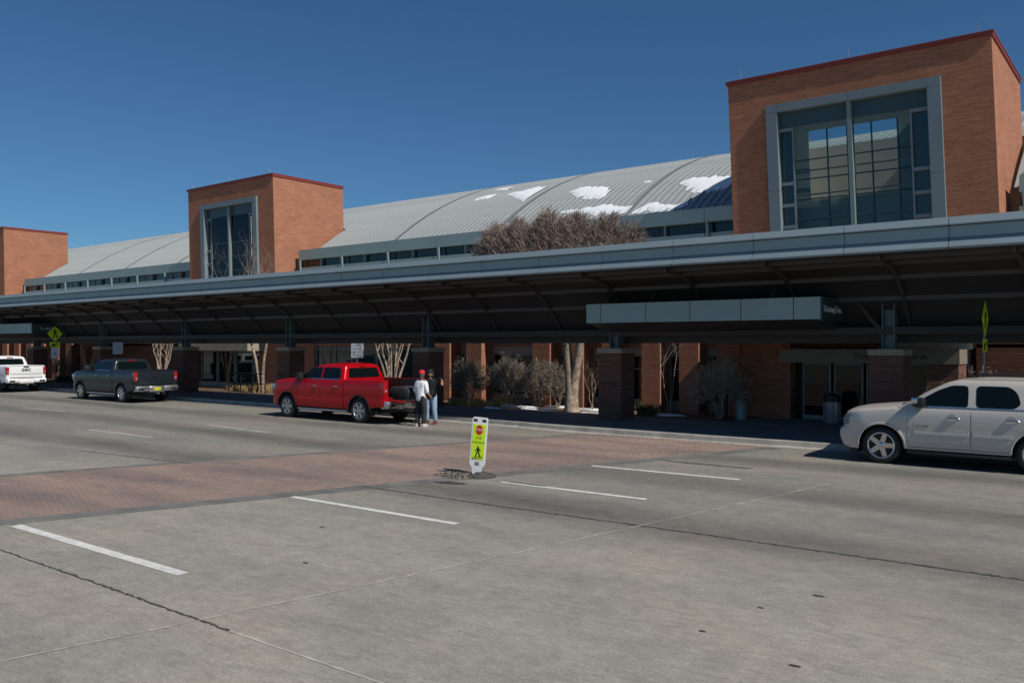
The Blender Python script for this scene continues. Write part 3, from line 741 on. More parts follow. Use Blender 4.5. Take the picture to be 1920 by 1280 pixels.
def shrub(u, Y, h, wd, label, m='twig_grey', seed=1, n=420, base=.25, mb2=None):
    x = XU(u, Y); rnd = random.Random(seed)
    T = empty('shrub', (x, Y, .15), label=label, cat='shrub', group='dormant shrubs in the planting bed')
    st = MB(); fo = MB()
    for k in range(9):
        a = rnd.uniform(0, 6.28); e = Vector((math.cos(a)*wd*.3, math.sin(a)*wd*.25, h*.6))
        st.tube([(rnd.uniform(-.1, .1)*base*4, rnd.uniform(-.05, .05), -.05), e*.45+Vector((rnd.uniform(-.05, .05), 0, .05)), e], [.03, .022, .012], 5)
    for k in range(n):
        a = rnd.uniform(0, 6.28); e = math.acos(rnd.uniform(-.6, 1)); rr = rnd.uniform(.45, 1)**.5
        rr *= .82+.2*math.sin(3*a+seed)+.16*math.sin(5*a+2*e+seed*2)+.12*math.sin(9*a-4*e)+(rnd.uniform(0, .35) if k % 9 == 0 else 0)
        c = Vector((math.sin(e)*math.cos(a)*wd/2*rr, math.sin(e)*math.sin(a)*wd/2*.8*rr, h*.52+math.cos(e)*h*.46*rr))
        d = (c-Vector((0, 0, h*.35))).normalized()*rnd.uniform(.12, .3)+Vector((rnd.uniform(-.12, .12), rnd.uniform(-.12, .12), rnd.uniform(-.08, .12)))
        fo.tube([c-d*.6, c, c+d*.6], [.009, .007, .004], 3, cap=False)
        for q in range(3):
            b = c+d*rnd.uniform(-.4, .4); fo.tube([b, b+Vector((rnd.uniform(-.12, .12), rnd.uniform(-.12, .12), rnd.uniform(-.03, .12)))], [.006, .003], 3, cap=False)
    st.build('stem', M[mb2 or 'bark'], T); fo.build('foliage', M[m], T, fix=False)
shrub(880, 26.2, 1.85, 1.9, 'big grey dormant shrub beside the third pier, leftmost of the row', seed=11, n=1000)
shrub(955, 26.8, 2.0, 1.7, 'big grey dormant shrub with a thin upright stem, second from the third pier', seed=12, n=950)
shrub(1010, 26.9, 1.9, 1.6, 'brownish dormant shrub at the foot of the second brick column', seed=13, n=850)
shrub(1045, 27.0, 1.7, 1.1, 'grey dormant shrub just left of the twin trunks', seed=14, n=400)
shrub(1350, 26.2, 2.0, 1.9, 'pale twigged shrub lit at its top beside the cylindrical bin', m='twig_pale', seed=15, n=950)
shrub(1842, 27.2, 1.7, 2.6, 'wide brown shrub against the brick wall behind the silver vehicle', m='twig', seed=16, n=850)
shrub(115, 26.6, 1.5, 1.8, 'grey green shrub by the left crossing sign post', m='twig_grey', seed=17, n=400)
def tuft(u, Y, h, wd, label, m='straw', seed=1, n=160):
    x = XU(u, Y); rnd = random.Random(seed); mb = MB()
    for k in range(n):
        a = rnd.uniform(0, 6.28); r_ = wd/2*math.sqrt(rnd.random()); b = Vector((r_*math.cos(a), r_*math.sin(a)*.6, 0))
        e = b+Vector((rnd.uniform(-.5, .5)*h, rnd.uniform(-.5, .5)*h, h*rnd.uniform(.6, 1)))
        mb.tube([b, b.lerp(e, .5)+Vector((0, 0, h*.12)), e], [.012, .01, .003], 3, cap=False)
    tag(mb.build('grass_tuft', M[m], loc=(x, Y, .15), fix=False), label, 'grass', 'dry grass tufts in the planting bed')
tuft(858, 25.9, .32, .9, 'golden dry grass tuft right against the third pier', seed=1)
tuft(884, 25.8, .34, 1.3, 'wide golden grass tuft under the leftmost grey shrub', seed=2, n=260)
tuft(912, 26.0, .3, 1.0, 'grass tuft just left of the snowy bed', seed=3)
tuft(936, 26.5, .42, .6, 'pale spiky grass tuft by the thin upright stem', seed=4)
tuft(497, 26.6, .5, 2.2, 'golden grass clump left of the red pickup', seed=5, n=300)
tuft(1213, 26.0, .45, .8, 'dark spiky plant at the foot of the fourth pier', m='green', seed=6)
tuft(445, 26.6, .3, 1.6, 'golden grass strip by the low railing', seed=7, n=240)
tuft(130, 26.2, .5, 2.4, 'green ground hugging clump by the left crossing sign', m='green', seed=8, n=320)
def bed_snow(u, v, lx, ly, label, seed):
    p = G(u, v, .16); rnd = random.Random(seed); mb = MB(); n = 22
    ring0 = []; ring1 = []
    for k in range(n):
        a = 6.283*k/n; f = 1+.25*math.sin(3*a+seed)+rnd.uniform(-.14, .14)
        ring0.append((lx*f*math.cos(a), ly*f*math.sin(a), -.01)); ring1.append((lx*.8*f*math.cos(a), ly*.75*f*math.sin(a), .035))
    a = mb.pts(ring0); b = mb.pts(ring1)
    for k in range(n): mb.face((a[k], a[(k+1) % n], b[(k+1) % n], b[k]))
    mb.face(b)
    tag(mb.build('snow_patch', M['snow'], loc=(p.x, p.y, .165), smooth=60), label, 'snow', 'snow patches in the planting bed')
bed_snow(965, 762, .85, .28, 'snow patch in the bed below the second shrub', 1)
bed_snow(1008, 767, .8, .2, 'thin snow streak left of the twin trunks', 2)
bed_snow(1045, 763, .5, .3, 'snow patch directly left of the twin trunks', 3)
bed_snow(1108, 768, .85, .32, 'snow patch right of the twin trunks', 4)
bed_snow(1120, 775, .6, .08, 'snow strip on the bed edge near the fourth pier', 5)
bed_snow(1245, 778, .7, .35, 'shaded snow patch left of the black post', 6)
bed_snow(920, 765, .4, .1, 'small snow patch beside the golden grass', 7)

# ------------------------------------------------------------------ vehicles
def lerp_tab(tab, x):
    if x <= tab[0][0]: return tab[0][1]
    for (a, b), (c, d) in zip(tab, tab[1:]):
        if a <= x <= c: return b+(d-b)*(x-a)/(c-a) if c > a else d
    return tab[-1][1]
class Veh:
    """front points to local -x; side towards -y"""
    def __init__(s, **k): s.__dict__.update(k)
    def W(s, x):
        e = min(x-s.xf, s.xr-x); ef = s.cf if x-s.xf < s.xr-x else s.cr
        return s.hw*(1-ef[1]*(max(0, 1-e/ef[0]))**2.2)
    def zt(s, x): return lerp_tab(s.top, x)
    def zl(s, x):
        z = lerp_tab(s.low, x)
        for ax in (s.af, s.ar):
            if abs(x-ax) < s.AR: z = max(z, s.wr*.98+math.sqrt(s.AR**2-(x-ax)**2)*1.0)
        return z
    def side(s, x, z):
        t = (z-.35)/(s.zt(x)-.35)
        f = lerp_tab([(-.2, .95), (0, .962), (.12, .985), (.3, 1.0), (.48, .992), (.56, 1.0), (.78, .995), (.9, .978), (.97, .955), (1, .925)], t)
        return s.W(x)*f
def body_mesh(V, x0, x1, mt, parent, closed_top=True, name='body', rail=.1):
    xs = set(); x = x0
    while x < x1: xs.add(round(x, 4)); x += .06
    xs.add(x1)
    for ax in (V.af, V.ar):
        for k in range(25):
            q = ax-V.AR*math.cos(math.pi*k/24)
            if x0 < q < x1: xs.add(round(q, 4))
        for q in (ax-V.AR-.001, ax+V.AR+.001):
            if x0 < q < x1: xs.add(round(q, 4))
    for q in (x0+.02, x0+.04, x1-.02, x1-.04): xs.add(round(q, 4))
    xs = sorted(xs); T = [0, .06, .12, .21, .3, .39, .48, .52, .56, .67, .78, .84, .9, .94, .97, 1]
    mb = MB(); rings = []
    for x in xs:
        zt = V.zt(x); zl = V.zl(x); row = []
        for t in T:
            z = max(zl, .35+t*(zt-.35)) if t > 0 else zl
            z = min(z, zt); row.append((V.side(x, z), z))
        if closed_top:
            w_ = row[-1][0]
            for f, dz in ((.9, .018), (.75, .035), (.5, .05), (.25, .056), (0, .058)): row.append((w_*f, zt+dz*V.crown))
        else:
            w_ = row[-1][0]; row += [(w_-.03, zt+.012), (w_-rail, zt+.012), (w_-rail-.005, zt-.02), (w_-rail-.02, .85)]
        rings.append((x, row))
    ns = len(rings[0][1])
    L_ = [mb.pts([(x, -y, z) for y, z in row]) for x, row in rings]; R_ = [mb.pts([(x, y, z) for y, z in row]) for x, row in rings]
    for P in (L_, R_):
        for A, B in zip(P, P[1:]):
            for k in range(ns-1): mb.face((A[k], A[k+1], B[k+1], B[k]))
    if closed_top:
        for e in (0, -1):
            for k in range(ns-2): mb.face((L_[e][k], L_[e][k+1], R_[e][k+1], R_[e][k]))
    else:
        for e in (0, -1): mb.face(L_[e]); mb.face(R_[e])
        a = len(rings)
        mb.box(x0+.01, -V.hw*.86, .82, x1-.01, V.hw*.86, .85)
    return mb.build(name, mt, parent, smooth=28)
def side_patch(V, x0, x1, z0, z1, off, mt, parent, name, sgn_=-1, cut=None, inset=0):
    mb = MB(); nx = max(3, int((x1-x0)/.06)); nz = 10; g = []
    for i_ in range(nx+1):
        x = x0+(x1-x0)*i_/nx; zz0 = max(z0+inset, V.zl(x)+.03+inset if z0 < 1 else z0); zz1 = min(z1, V.zt(x))-inset; row = []
        for j in range(nz+1):
            z = zz0+(zz1-zz0)*j/nz; row.append((x, sgn_*(V.side(x, z)+off), z))
        g.append(mb.pts(row))
    for A, B in zip(g, g[1:]):
        for j in range(nz): mb.face((A[j], A[j+1], B[j+1], B[j]))
    # rim back to the body
    def rim(seq):
        b = mb.pts([(mb.v[q][0], mb.v[q][1]-sgn_*(off+.004), mb.v[q][2]) for q in seq])
        for k in range(len(seq)-1): mb.face((seq[k], seq[k+1], b[k+1], b[k]))
    rim(g[0]); rim(g[-1]); rim([r_[0] for r_ in g]); rim([r_[-1] for r_ in g])
    return mb.build(name, mt, parent, smooth=28)
def wheel_meshes(wr, rimr, wd, spokes, style, rimmat):
    q = MB(); h = wd/2
    q.lathe([(rimr-.01, -h*.8), (rimr+.02, -h*.92), (wr*.8, -h*1.0), (wr*.93, -h*.95), (wr*.985, -h*.75), (wr, -h*.5), (wr, h*.5), (wr*.985, h*.75), (wr*.93, h*.95), (wr*.8, h), (rimr+.02, h*.92), (rimr-.01, h*.8)], 40, axis='y')
    ty = q.mesh('tyre', M['rubber'], smooth=50)
    q = MB()
    q.lathe([(rimr-.03, -h*.35), (rimr, -h*.86), (rimr+.012, -h*.95), (rimr+.0, -h*.99), (rimr-.02, -h*.9), (rimr-.045, -h*.4)], 40, axis='y')
    for k in range(spokes):
        a0 = 2*math.pi*k/spokes
        offs = ((-.12, .3), (.12, -.3)) if style == 'v' else ((0, 0),)
        for o0, o1 in offs:
            c0 = a0+o0*.6; c1 = a0-o0*1.6 if style == 'v' else a0
            wi = .034 if style == 'v' else .055; wo = .026 if style == 'v' else .046
            p0 = Vector((math.cos(c0)*.05, 0, math.sin(c0)*.05)); p1 = Vector((math.cos(c1)*(rimr-.01), 0, math.sin(c1)*(rimr-.01)))
            d = (p1-p0).normalized(); n = Vector((-d.z, 0, d.x))
            y0, y1 = -h*.72, -h*.88
            i = q.pts([p0-n*wi/1+Vector((0, y0-.015, 0)), p0+n*wi/1+Vector((0, y0-.015, 0)), p1+n*wo+Vector((0, y1, 0)), p1-n*wo+Vector((0, y1, 0)),
                       p0-n*wi+Vector((0, -h*.4, 0)), p0+n*wi+Vector((0, -h*.4, 0)), p1+n*wo+Vector((0, -h*.5, 0)), p1-n*wo+Vector((0, -h*.5, 0))])
            for f in ((0, 1, 2, 3), (0, 4, 5, 1), (1, 5, 6, 2), (2, 6, 7, 3), (3, 7, 4, 0)): q.face([i[t] for t in f])
    q.lathe([(.075, -h*.5), (.075, -h*.82), (.05, -h*.92), (.0, -h*.93)], 16, axis='y')
    ri = q.mesh('rim', rimmat, smooth=30)
    q = MB(); q.lathe([(rimr-.02, -h*.3), (0.01, -h*.3)], 24, axis='y'); q.lathe([(.15, -h*.33), (.15, -h*.36), (0, -h*.36)], 20, axis='y')
    bk = q.mesh('brake_disc', M['black'])
    return ty, ri, bk
def add_wheels(V, T, ms, tracks):
    for ax in (V.af, V.ar):
        for sg in (-1, 1):
            o = link('wheel', ms[0], T, (ax, sg*tracks, V.wr)); 
            if sg > 0: o.rotation_euler = (0, 0, math.pi)
            link('rim', ms[1], o); link('brake_disc', ms[2], o)
def arch_parts(V, T, flare=None):
    for ax in (V.af, V.ar):
        for sg in (-1, 1):
            mb = MB(); A_, B_ = [], []
            for k in range(25):
                a = math.pi*(k/24); x = ax-V.AR*math.cos(a); z = V.wr*.98+V.AR*math.sin(a); z = max(z, .3)
                A_.append((x, sg*(V.side(x, z)-.01), z)); B_.append((x, sg*.5, z))
            a = mb.pts(A_); b = mb.pts(B_)
            for k in range(24): mb.face((a[k], a[k+1], b[k+1], b[k]))
            mb.build('wheel_well', M['black'], T)
            if flare:
                mb = MB(); g = []
                for k in range(25):
                    a = math.pi*(k/24); row = []
                    for rr, of in ((V.AR-.012, .004), (V.AR+.0, .014), (V.AR+.03, .014), (V.AR+.045, .002)):
                        x = ax-rr*math.cos(a); z = V.wr*.98+rr*math.sin(a); row.append((x, sg*(V.side(x, z)+of), z))
                    g.append(mb.pts(row))
                for P, Q in zip(g, g[1:]):
                    for j in range(3): mb.face((P[j], P[j+1], Q[j+1], Q[j]))
                mb.build('arch_trim', flare, T, smooth=40)
def greenhouse(V, T, mt):
    g = V.gh
    def xf(z): return lerp_tab(g['xf'], z)
    def xr(z): return lerp_tab(g['xr'], z)
    def yw(z): return lerp_tab(g['yw'], z)
    zs = g['zs']; mb = MB(); rings = []
    for z in zs:
        a, b, y = xf(z), xr(z), yw(z); c = .09 if z < zs[-2] else .16; ps = []
        for (cx_, cy_, s0) in ((b-c, y-c, 0), (a+c, y-c, 90), (a+c, -y+c, 180), (b-c, -y+c, 270)):
            for k in range(5): th = R(s0+22.5*k); ps.append((cx_+c*math.cos(th), cy_+c*math.sin(th), z))
        rings.append(mb.pts(ps))
    n = len(ps)
    for A, B in zip(rings, rings[1:]):
        for k in range(n): mb.face((A[k], A[(k+1) % n], B[(k+1) % n], B[k]))
    a, b, y = xf(zs[-1]), xr(zs[-1]), yw(zs[-1])
    top = mb.pts([(a+(b-a)*fx_, y*fy_, zs[-1]+.03) for fx_, fy_ in ((.8, .55), (.2, .55), (.2, -.55), (.8, -.55))])
    R_ = rings[-1]
    for q in range(4):
        base = q*5
        for k in range(4): mb.face((R_[base+k], R_[base+k+1], top[q]))
        mb.face((R_[base+4], R_[(base+5) % n], top[(q+1) % 4], top[q]))
    mb.face(top); o = mb.build('cab', mt, T, smooth=32)
    def pane(poly, kind, name='window', m=None, off=.006, sg=-1, trim=None):
        pts, ins = [], []
        for p, z in poly:
            if kind == 'side': pts.append((p, sg*(yw(z)+off), z)); ins.append((p, sg*(yw(z)-.03), z))
            if kind == 'rear': pts.append((xr(z)+off, p, z)); ins.append((xr(z)-.03, p, z))
            if kind == 'front': pts.append((xf(z)-off, p, z)); ins.append((xf(z)+.03, p, z))
        mb = MB(); a = mb.pts(pts); b = mb.pts(ins); k_ = len(a); mb.face(a)
        for k in range(k_): mb.face((a[k], a[(k+1) % k_], b[(k+1) % k_], b[k]))
        return mb.build(name, m or M['carglass'], o)
    return o, pane
def rounded(poly, r=.05, n=4):
    out = []; N_ = len(poly)
    for i_ in range(N_):
        p = Vector(poly[i_]); a = Vector(poly[i_-1]); b = Vector(poly[(i_+1) % N_])
        da = (a-p); db = (b-p); rr = min(r, da.length*.45, db.length*.45); da.normalize(); db.normalize()
        p0 = p+da*rr; p1 = p+db*rr
        for k in range(n+1):
            t = k/n; out.append(tuple(p0*(1-t)**2+p*2*t*(1-t)+p1*t*t))
    return out
def tbox(name, x0, y0, z0, x1, y1, z1, m, parent, bev=.015):
    mb = MB(); mb.box(x0, y0, z0, x1, y1, z1); return mb.build(name, m, parent, bevel=bev, smooth=40)
def paint(name, c, metal=.0, rough=.35):
    m = mat(name, c, rough, metal, coat=.35, spec=.25); b = m.node_tree.nodes['Principled BSDF']; b.inputs['Coat Roughness'].default_value = .06; return m
tail_red = mat('tail lamp red', (.35, .01, .015), .15, coat=.6)
lamp_clear = mat('clear lamp', (.4, .42, .45), .1, .3, coat=.8)
def pickup(loc, pm_, label, chrome_bumper=True, tail='up', rimstyle='v', flare=None, badge=None, plate='white', glow=False):
    T = empty('pickup_truck', loc, label=label, cat='pickup truck', group='parked pickup trucks at the kerb')
    V = Veh(xf=-3.0, xr=2.88, hw=1.02, cf=(.5, .13), cr=(.18, .03), af=-2.06, ar=1.70, wr=.41, AR=.50, crown=1.0,
            top=[(-3.0, 1.2), (-2.9, 1.27), (-2.5, 1.33), (-1.6, 1.38), (-1.2, 1.385), (.9, 1.385), (.98, 1.43), (2.88, 1.43)],
            low=[(-3.0, .5), (-2.7, .38), (-1.4, .44), (1.1, .44), (2.3, .52), (2.88, .58)])
    V.gh = dict(zs=[1.34, 1.42, 1.55, 1.68, 1.80, 1.86, 1.90, 1.925],
                xf=[(1.34, -1.55), (1.80, -.72), (1.86, -.6), (1.90, -.48), (1.925, -.3)],
                xr=[(1.34, .92), (1.42, .9), (1.80, .8), (1.86, .78), (1.90, .74), (1.925, .62)],
                yw=[(1.34, .95), (1.42, .935), (1.80, .80), (1.86, .765), (1.90, .71), (1.925, .6)])
    body_mesh(V, V.xf, .93, pm_, T, True, 'body')
    body_mesh(V, .965, V.xr, pm_, T, False, 'cargo_bed')
    mb = MB(); mb.box(.965, -.9, .85, 1.0, .9, 1.43); mb.build('bed_front_wall', pm_, T)
    mb = MB(); mb.box(-2.85, -.6, .36, 2.7, .6, .84); mb.box(-2.85, -.86, .86, .9, .86, 1.2); mb.box(.9, -.86, .72, 2.8, .86, .84); mb.build('underbody', M['black'], T)
    arch_parts(V, T, flare)
    cab, pane = greenhouse(V, T, pm_)
    for sg in (-1, 1):
        pane(rounded([(-1.33, 1.44), (-.28, 1.43), (-.3, 1.80), (-.78, 1.79)], .05), 'side', sg=sg)
        pane(rounded([(-.2, 1.43), (.62, 1.43), (.72, 1.5), (.6, 1.78), (.5, 1.80), (-.22, 1.80)], .05), 'side', sg=sg)
        pane(rounded([(-1.36, 1.405), (.66, 1.405), (.66, 1.425), (-1.36, 1.425)], .005), 'side', 'window_trim', M['chrome'], .01, sg)
        for x0, x1 in ((-1.42, -.25), (-.23, .82)):
            side_patch(V, x0-.006, x1+.006, .475, 1.36, .002, M['black'], T, 'door_gap', sg)
            d_ = side_patch(V, x0, x1, .48, 1.37, .007, pm_, T, 'door', sg, inset=.008)
            hx = x1-.28; y = V.side(hx, 1.18)
            tbox('handle', hx-.03, min(sg*(y+.005), sg*(y+.05)), 1.16, hx+.17, max(sg*(y+.005), sg*(y+.05)), 1.195, M['chrome'], d_, .01)
        # mirror
        mb = MB(); mb.box(-1.36, 0, 1.36, -1.14, .2, 1.62); mb.box(-1.3, -.08, 1.36, -1.2, 0, 1.41)
        o = mb.build('wing_mirror', M['black'], T, bevel=.03, smooth=40); o.location = (.02, .99 if sg > 0 else -1.19, 0)
        if sg < 0:
            for v in o.data.vertices: pass
        # running board
        tbox('running_board', -1.45, min(sg*.84, sg*1.02), .33, 1.12, max(sg*.84, sg*1.02), .39, M['rimm'] if chrome_bumper else M['black'], T)
        # tail lamp and head lamp
        y0, y1 = .8, 1.005
        mb = MB(); mb.box(2.66, min(sg*.86, sg*1.012), .96, 2.905, max(sg*.86, sg*1.012), 1.37); l_ = mb.build('tail_lamp', tail_red, T, bevel=.03, smooth=40)
        if rimstyle: tbox('reversing_lens', 2.85, min(sg*.885, sg*.965), 1.06, 2.912, max(sg*.885, sg*.965), 1.13, lamp_clear, l_, .01)
        mb = MB(); mb.box(-2.99, min(sg*.6, sg*.97), .98, -2.66, max(sg*.6, sg*.97), 1.18); mb.build('headlight', lamp_clear, T, bevel=.04, smooth=40)
    pane(rounded([(-.72, 1.46), (.72, 1.46), (.64, 1.79), (-.64, 1.79)], .07), 'rear', 'rear_window')
    pane(rounded([(-.8, 1.42), (.8, 1.42), (.68, 1.8), (-.68, 1.8)], .07), 'front', 'windscreen')
    tbox('brake_light', .77, -.16, 1.83, .82, .16, 1.87, tail_red, T, .005)
    # grille
    tbox('grille', -3.03, -.58, .78, -2.9, .58, 1.17, M['black'], T, .03)
    # tailgate
    if tail == 'up':
        mb = MB(); mb.box(2.80, -.86, .80, 2.875, .86, 1.435); tg = mb.build('tailgate', pm_, T, bevel=.012, smooth=40)
        tbox('tailgate_spoiler', 2.78, -.85, 1.425, 2.9, .85, 1.455, pm_, tg, .01)
        tbox('crease', 2.868, -.8, .985, 2.884, .8, 1.0, M['dark_seam'] if badge else pm_, tg, .003)
        tbox('handle', 2.86, -.14, 1.33, 2.886, .14, 1.4, M['black'], tg, .006)
        if badge: text_obj('lettering', badge, .2, M['black'], tg, (2.88, 0, 1.2), RX, .006, 1.15, bold=.008)
        else:
            q = MB(); q.lathe([(.1, 0), (.1, .01)], 20); bo = q.build('emblem', M['chrome'], tg, (2.876, 0, 1.16)); bo.rotation_euler = (0, R(90), 0); bo.scale = (.45, 1, 1)
    else:
        mb = MB(); mb.box(2.87, -.84, .74, 3.44, .84, .81); tg = mb.build('tailgate', pm_, T, bevel=.015, smooth=40)
        tbox('tailgate_liner', 2.89, -.78, .808, 3.42, .78, .822, M['black'], tg, .004)
        tbox('trim_strip', 3.43, -.83, .79, 3.45, .83, .815, M['chrome'], tg, .003)
        tbox('bed_liner', 1.01, -.875, .851, 2.86, .875, .875, M['black'], T, .004)
        for sg in (-1, 1): tbox('bed_liner', 1.0, min(sg*.785, sg*.8), .87, 2.86, max(sg*.785, sg*.8), 1.425, M['black'], T, .004)
    # bumper
    bm2 = M['rimm'] if chrome_bumper == True else chrome_bumper
    for sg in (-1, 1):
        mb = MB(); mb.prism([(2.72, .5), (2.98, .52), (3.03, .58), (3.03, .7), (2.98, .76), (2.72, .76)], 'y', min(sg*.36, sg*.98), max(sg*.36, sg*.98)); mb.build('bumper', bm2, T, bevel=.02, smooth=40)
        tbox('bumper_step', 3.02, min(sg*.62, sg*.9), .57, 3.038, max(sg*.62, sg*.9), .66, M['black'], T, .01)
    mb = MB(); mb.prism([(2.72, .46), (2.96, .48), (2.99, .55), (2.99, .7), (2.96, .75), (2.72, .75)], 'y', -.355, .355); mb.build('bumper_centre', bm2, T, bevel=.015, smooth=40)
    pmx = {'white': M['signwhite'], 'yellow': mat('yellow plate', (.5, .48, .03), .5)}[plate]
    pl = tbox('number_plate', 2.985, -.16, .54, 3.0, .16, .69, pmx, T, .004)
    tbox('front_bumper', -3.06, -.86, .45, -2.8, .86, .78, bm2, T, .05)
    ms = wheel_meshes(V.wr, .27, .28, 6, rimstyle, M['rimm'] if rimstyle == 'v' else M['chrome'])
    add_wheels(V, T, ms, .87)
    for x in (V.ar,): 
        mb = MB(); mb.tube([(x, -.85, .41), (x, .85, .41)], .05); mb.lathe([(.02, -.16), (.15, -.08), (.15, .08), (.02, .16)], 12, c=(x, 0, .41), axis='y'); mb.build('axle', M['black'], T)
    mb = MB(); mb.tube([(2.0, .45, .42), (2.75, .45, .4)], .05, 8); mb.tube([(2.75, 0, .42), (3.1, 0, .42)], .035, 6); mb.build('exhaust', M['galv'], T)
    for sg in (-1, 1):
        tbox('mud_flap', V.ar+.5, min(sg*.76, sg*.98), .25, V.ar+.52, max(sg*.76, sg*.98), .6, M['black'], T, .004)
    return T
red_p = paint('bright red paint', (.5, .004, .01), .3, .3)
grey_p = paint('dark slate paint', (.022, .03, .038), .3, .25)
white_p = paint('white paint', (.75, .76, .78))
pickup((-22.9, 20.1, 0), red_p, 'bright red crew cab pickup with its tailgate down', tail='down', flare=M['black'])
pickup((-38.75, 20.35, 0), grey_p, 'dark grey crew cab pickup with yellow rear plate', rimstyle='s', plate='yellow', flare=grey_p)
pickup((-52.0, 20.4, 0), white_p, 'white pickup with black lettering on its tailgate, at the left edge', badge='GMC', chrome_bumper=white_p, flare=M['black'])

# silver sport utility vehicle
def suv(loc):
    pm_ = paint('pale champagne silver paint', (.57, .53, .48), .25, .32)
    T = empty('sport_utility_vehicle', loc, label='pale silver full size sport utility vehicle cut by the right edge', cat='car')
    V = Veh(xf=-2.32, xr=2.62, hw=1.0, cf=(.5, .13), cr=(.4, .08), af=-1.52, ar=1.43, wr=.40, AR=.475, crown=1.3,
            top=[(-2.32, 1.02), (-2.28, 1.07), (-2.2, 1.105), (-2.0, 1.145), (-1.6, 1.19), (-1.25, 1.225), (-.7, 1.245), (-.5, 1.25), (2.62, 1.27)],
            low=[(-2.32, .42), (-2.2, .3), (-2.0, .3), (-1.1, .36), (.95, .36), (2.1, .4), (2.62, .45)])
    V.gh = dict(zs=[1.2, 1.3, 1.45, 1.6, 1.73, 1.80, 1.85, 1.875],
                xf=[(1.2, -1.3), (1.3, -1.08), (1.6, -.62), (1.73, -.38), (1.80, -.24), (1.85, -.08), (1.875, .2)],
                xr=[(1.2, 2.6), (1.73, 2.42), (1.80, 2.38), (1.85, 2.3), (1.875, 2.15)],
                yw=[(1.2, .945), (1.3, .93), (1.73, .79), (1.80, .755), (1.85, .69), (1.875, .58)])
    body_mesh(V, V.xf, V.xr, pm_, T, True, 'body')
    mb = MB(); mb.box(-2.2, -.6, .3, 2.5, .6, .95); mb.box(-1.0, -.92, .3, .93, .92, .42); mb.build('underbody', M['black'], T)
    arch_parts(V, T, pm_)
    cab, pane = greenhouse(V, T, pm_)
    for sg in (-1, 1):
        pane(rounded([(-.80, 1.295), (.17, 1.295), (.17, 1.60), (.15, 1.735), (-.14, 1.735), (-.4, 1.63), (-.66, 1.47)], .06), 'side', sg=sg)
        pane(rounded([(.32, 1.295), (1.0, 1.295), (1.12, 1.38), (1.05, 1.62), (.9, 1.735), (.31, 1.735)], .09), 'side', sg=sg)
        pane(rounded([(1.35, 1.3), (2.3, 1.3), (2.2, 1.7), (1.25, 1.7)], .08), 'side', sg=sg)
        pane([(-.78, 1.272), (2.3, 1.272), (2.3, 1.29), (-.78, 1.29)], 'side', 'window_trim', M['chrome'], .012, sg)
        for x0, x1, zz in ((-.97, .225, 1.24), (.24, 1.3, 1.24)):
            side_patch(V, x0-.005, x1+.005, .405, zz, .002, M['dark_seam'], T, 'door_gap', sg)
            d_ = side_patch(V, x0, x1, .41, zz+.01, .007, pm_, T, 'door', sg, inset=.007)
            hx = x1-.36; y = V.side(hx, 1.05)
            mb = MB(); mb.lathe([(.1, -.004), (.095, .0025), (.02, .003)], 18, c=(hx+.02, sg*(y+.002), 1.05), axis='y'); mb.build('handle_cup', M['rimm'], d_)
            mb = MB(); q0 = sg*(y+.01); q1 = sg*(y+.032)
            mb.tube([(hx-.08, q0, 1.055), (hx-.05, q1, 1.06), (hx+.12, q1, 1.06), (hx+.16, q0, 1.055)], [.014, .018, .018, .012], 8); mb.build('handle', M['chrome'], d_, smooth=50)
            mo = side_patch(V, max(x0+.03, -.85), x1-.03-(.3 if x1 > 1 else 0), .70, .80, .02, pm_, T, 'side_moulding', sg)
        yb = V.side(-.6, .88)
        mb = MB(); mb.box(0, 0, 0, .24, .2, .2); o = mb.build('wing_mirror', M['black'], T, bevel=.045, smooth=40)
        o.location = (-.86, -1.14 if sg < 0 else .94, 1.27); 
        tbox('mirror_cap', -.02, -.012, .06, .12, .21, .215, M['chrome'], o, .04)
        mb = MB(); mb.box(-.82, .86, 1.25, -.7, .98, 1.3); o2 = mb.build('mirror_arm', M['black'], T, bevel=.01)
        if sg < 0: o2.location = (0, -1.84, 0)
        tbox('running_board', -1.0, min(sg*.86, sg*1.03), .27, .95, max(sg*.86, sg*1.03), .32, M['black'], T)
        # headlamp
        mb = MB(); mb.prism([(-2.335, .80), (-2.06, .83), (-2.04, 1.03), (-2.08, 1.06), (-2.3, 1.03), (-2.335, .93)], 'y', min(sg*.56, sg*.925), max(sg*.56, sg*.925)); h_ = mb.build('headlight', mat('smoky lamp lens', (.14, .15, .165), .1, .4, coat=.8), T, bevel=.02, smooth=40)
        tbox('lamp_surround', -2.3, min(sg*.6, sg*.915), .84, -2.12, max(sg*.6, sg*.938), .98, M['black'], h_, .02)
        mb = MB(); mb.tube([(.1, sg*.66, 1.9), (.14, sg*.66, 1.945), (1.9, sg*.66, 1.945), (1.95, sg*.66, 1.9)], .02, 6); mb.build('roof_rail', M['black'], T)
        tbox('tail_lamp', 2.35, min(sg*.84, sg*.98), .85, 2.6, max(sg*.84, sg*.98), 1.25, tail_red, T, .03)
    text_obj('lettering', 'TAHOE', .07, M['black'], T, (-.72, -(yb+.012), .865), RY, .002, 1.6)
    pane(rounded([(-.78, 1.3), (.78, 1.3), (.68, 1.73), (-.68, 1.73)], .08), 'front', 'windscreen')
    pane(rounded([(-.78, 1.32), (.78, 1.32), (.68, 1.72), (-.68, 1.72)], .08), 'rear', 'rear_window')
    tbox('grille', -2.36, -.52, .62, -2.26, .52, 1.0, M['chrome'], T, .03)
    mb = MB(); pr = [(-2.41, .50), (-2.43, .62), (-2.41, .74), (-2.33, .79), (-2.03, .79), (-2.02, .36), (-2.2, .30), (-2.34, .33)]
    mb.prism(pr, 'y', -.9, .9); mb.build('front_bumper', pm_, T, bevel=.05, smooth=50)
